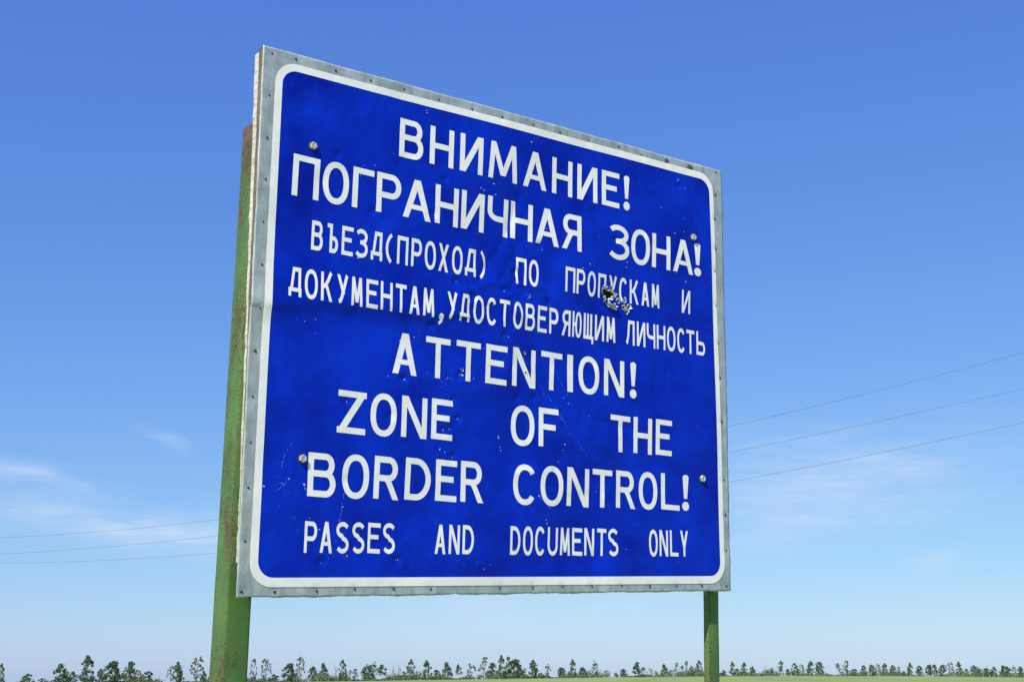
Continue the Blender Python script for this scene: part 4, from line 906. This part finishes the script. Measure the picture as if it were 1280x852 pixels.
# chalky scuffs where the sheet was creased and rubbed
V, F = [], []
def scuff(p, q, n, spread, L, wd):
    p, q = Vector(p), Vector(q); ang0 = math.atan2((q - p).y, (q - p).x); nn = Vector((-(q - p).y, (q - p).x)).normalized()
    for i in range(n):
        c = p.lerp(q, rc.random()) + nn * rc.gauss(0, spread)
        if not (.06 < c.x < 1.32 and 1.815 + .04 * c.x < c.y < 2.89): continue
        blob(V, F, c.x, c.y, wd * rc.uniform(.3, 1.0), rc, .00012, rc.uniform(.5, 1.0) * L / wd, ang0 + rc.gauss(0, .12))
for k in (0, 2):
    for p, q in zip(CREASES[k][:-1], CREASES[k][1:]): scuff(p, q, 16, .0035, .012, .0008)
scuff((.13, 1.93), (.22, 1.80), 16, .022, .010, .0008); scuff((.07, 1.98), (.15, 2.0), 22, .012, .007, .0008)
scuff((.42, 1.80), (.60, 1.86), 16, .012, .010, .0008); scuff((.10, 1.815), (.50, 1.80), 14, .008, .012, .0009)
scuff((.50, 2.245), (.40, 2.275), 18, .006, .008, .0006); scuff((.95, 2.0), (1.25, 1.92), 16, .03, .014, .0008)
M_SCUFF = mat_simple('chalky_scuff', (0.004, 0.050, 0.62), (0.03, 0.11, 0.68), 120, .6)
sc_ = mesh_obj('scuffs', V, F, M_SCUFF, sign); sc_['kind'] = 'stuff'

# --- shot damage: curled lips of torn steel round the hole and the punctures
def petal(V, F, a, b, dx, dy, L, wd, curl, rnd):
    """a tongue of metal rooted at (a, b), leaning along (dx, dy) and curling out towards the reader"""
    n = 5; base = len(V); z0 = float(lift(a, b)) - .0006; px, py = -dy, dx
    u_, v_, z_ = a, b, z0; ang = RAD(rnd.uniform(20, 45)); st = L / n
    for i in range(n + 1):
        k = i / n; half = wd * (1 - k ** 1.6 * .85) * rnd.uniform(.8, 1.15)
        jx = rnd.uniform(-.0006, .0006)
        for sgn in (-1, 0, 1):
            V.append((u_ + px * half * sgn + jx, -(z_ + (.0009 if sgn == 0 else 0) + rnd.uniform(-.0003, .0003)), v_ + py * half * sgn))
        u_ += dx * math.cos(ang) * st; v_ += dy * math.cos(ang) * st; z_ += math.sin(ang) * st
        ang += curl / n
    for i in range(n):
        for k in (0, 1):
            q = base + i * 3 + k; F.append((q, q + 1, q + 4, q + 3))
rp = random.Random(17); V, F = [], []
cu, cv = np.mean(TORN_HOLE, axis=0)
npnt = len(TORN_HOLE)
for i in range(npnt):
    a, b = np.array(TORN_HOLE[i]), np.array(TORN_HOLE[(i + 1) % npnt])
    for k in range(3):
        p = a + (b - a) * (k + .3) / 3
        d = p - (cu, cv); d = d / np.linalg.norm(d)
        outw = rp.random() < .85
        low = p[1] < cv - .008
        L = rp.uniform(.006, .013) * (1.3 if low else 1.0)
        petal(V, F, p[0], p[1], *(d if outw else -d), L, rp.uniform(.0025, .0048), RAD(rp.uniform(30, 120)), rp)
for a, b in [(x[0], x[1]) for x in np.array(TORN_HOLE)[[1, 2, 5, 7, 9, 10, 12]]]:
    for k in range(2): petal(V, F, a + rp.uniform(-.004, .004), b + rp.uniform(-.005, .005), *(lambda t_: (math.cos(t_), math.sin(t_)))(rp.uniform(0, 6.28)), rp.uniform(.006, .010), rp.uniform(.002, .004), RAD(rp.uniform(40, 150)), rp)
for j, (a, b) in enumerate(PUNCTURES):
    big = j < 8; n = 8 if big else 6; r = .0044 if big else .0026
    for k in range(n):
        th = 6.283 * (k + rp.uniform(-.3, .3)) / n
        petal(V, F, a + r * math.cos(th), b + r * math.sin(th), math.cos(th), math.sin(th), rp.uniform(.004, .009) if big else rp.uniform(.002, .0042), .0030 if big else .0016, RAD(rp.uniform(20, 130)), rp)
torn = mesh_obj('torn_metal', V, F, M_BARE, sign, smooth=True); torn['kind'] = 'stuff'
# splinters of the timber showing in the hole
V, F = [], []
hx, hy = TORN_HOLE[11]
for i in range(16):
    p = Vector((cu + rp.uniform(-.022, .018), cv - rp.uniform(.004, .026))); z0 = -rp.uniform(.010, .020)
    L, hw = rp.uniform(.006, .016), rp.uniform(.0008, .0018); a_ = rp.uniform(-.6, .6); base = len(V)
    q = p + Vector((math.sin(a_), math.cos(a_))) * L
    V += [(p.x - hw, -z0, p.y), (p.x + hw, -z0, p.y), (p.x, -z0 - hw, p.y), (q.x, -(z0 + rp.uniform(.002, .006)), q.y)]
    F += [(base, base + 1, base + 3), (base + 1, base + 2, base + 3), (base + 2, base, base + 3)]
spl = mesh_obj('splinters', V, F, M_SPLINTER, sign); spl['kind'] = 'stuff'

# --- posts: square tube on the left, flat bar on the right, both running into the ground
def post(name, ua, ub, wa, wb, vtop, slant, mat, lean=(0.0, 0.0), bev=.006, seed=0):
    r = random.Random(seed); bm = bmesh.new(); ringv = []; n = 46; seg = 3
    vs = [-.35 + (vtop + .35) * i / n for i in range(n + 1)]
    for i, v in enumerate(vs):
        du = lean[0] + (lean[1] - lean[0]) * v / 2.7
        prof = []
        for cx_, cw, a0 in ((ub - bev, wa - bev, 0), (ua + bev, wa - bev, 90), (ua + bev, wb + bev, 180), (ub - bev, wb + bev, 270)):
            for k in range(seg + 1):
                th = RAD(a0 + 90 * k / seg); prof.append((cx_ + bev * math.cos(th), cw + bev * math.sin(th)))
        row = []
        for (x, w) in prof:
            vv = v
            if i == n: vv = v + slant * (x - ua)
            row.append(bm.verts.new((x + du + r.uniform(-.0004, .0004), -(w + r.uniform(-.0003, .0003)), vv)))
        ringv.append(row)
    m = len(ringv[0])
    for A_, B_ in zip(ringv[:-1], ringv[1:]):
        for k in range(m): bm.faces.new((A_[k], A_[(k + 1) % m], B_[(k + 1) % m], B_[k]))
    bm.faces.new(ringv[-1]); bm.faces.new(ringv[0][::-1])
    return bm_obj(name, bm, mat, sign, True)
lp = post('post', 0.0015, 0.0580, -.0450, -.1120, 2.785, .35, M_POST, (.004, -.0045), .005, 1)
lp['label'] = 'thick square green post with rust along its corner'
rp_ = post('post', 1.3475, 1.3850, -.0300, -.0520, 2.72, 0, M_RPOST, (-.002, -.003), .004, 2)
rp_['label'] = 'narrow green post heavily stained with rust'
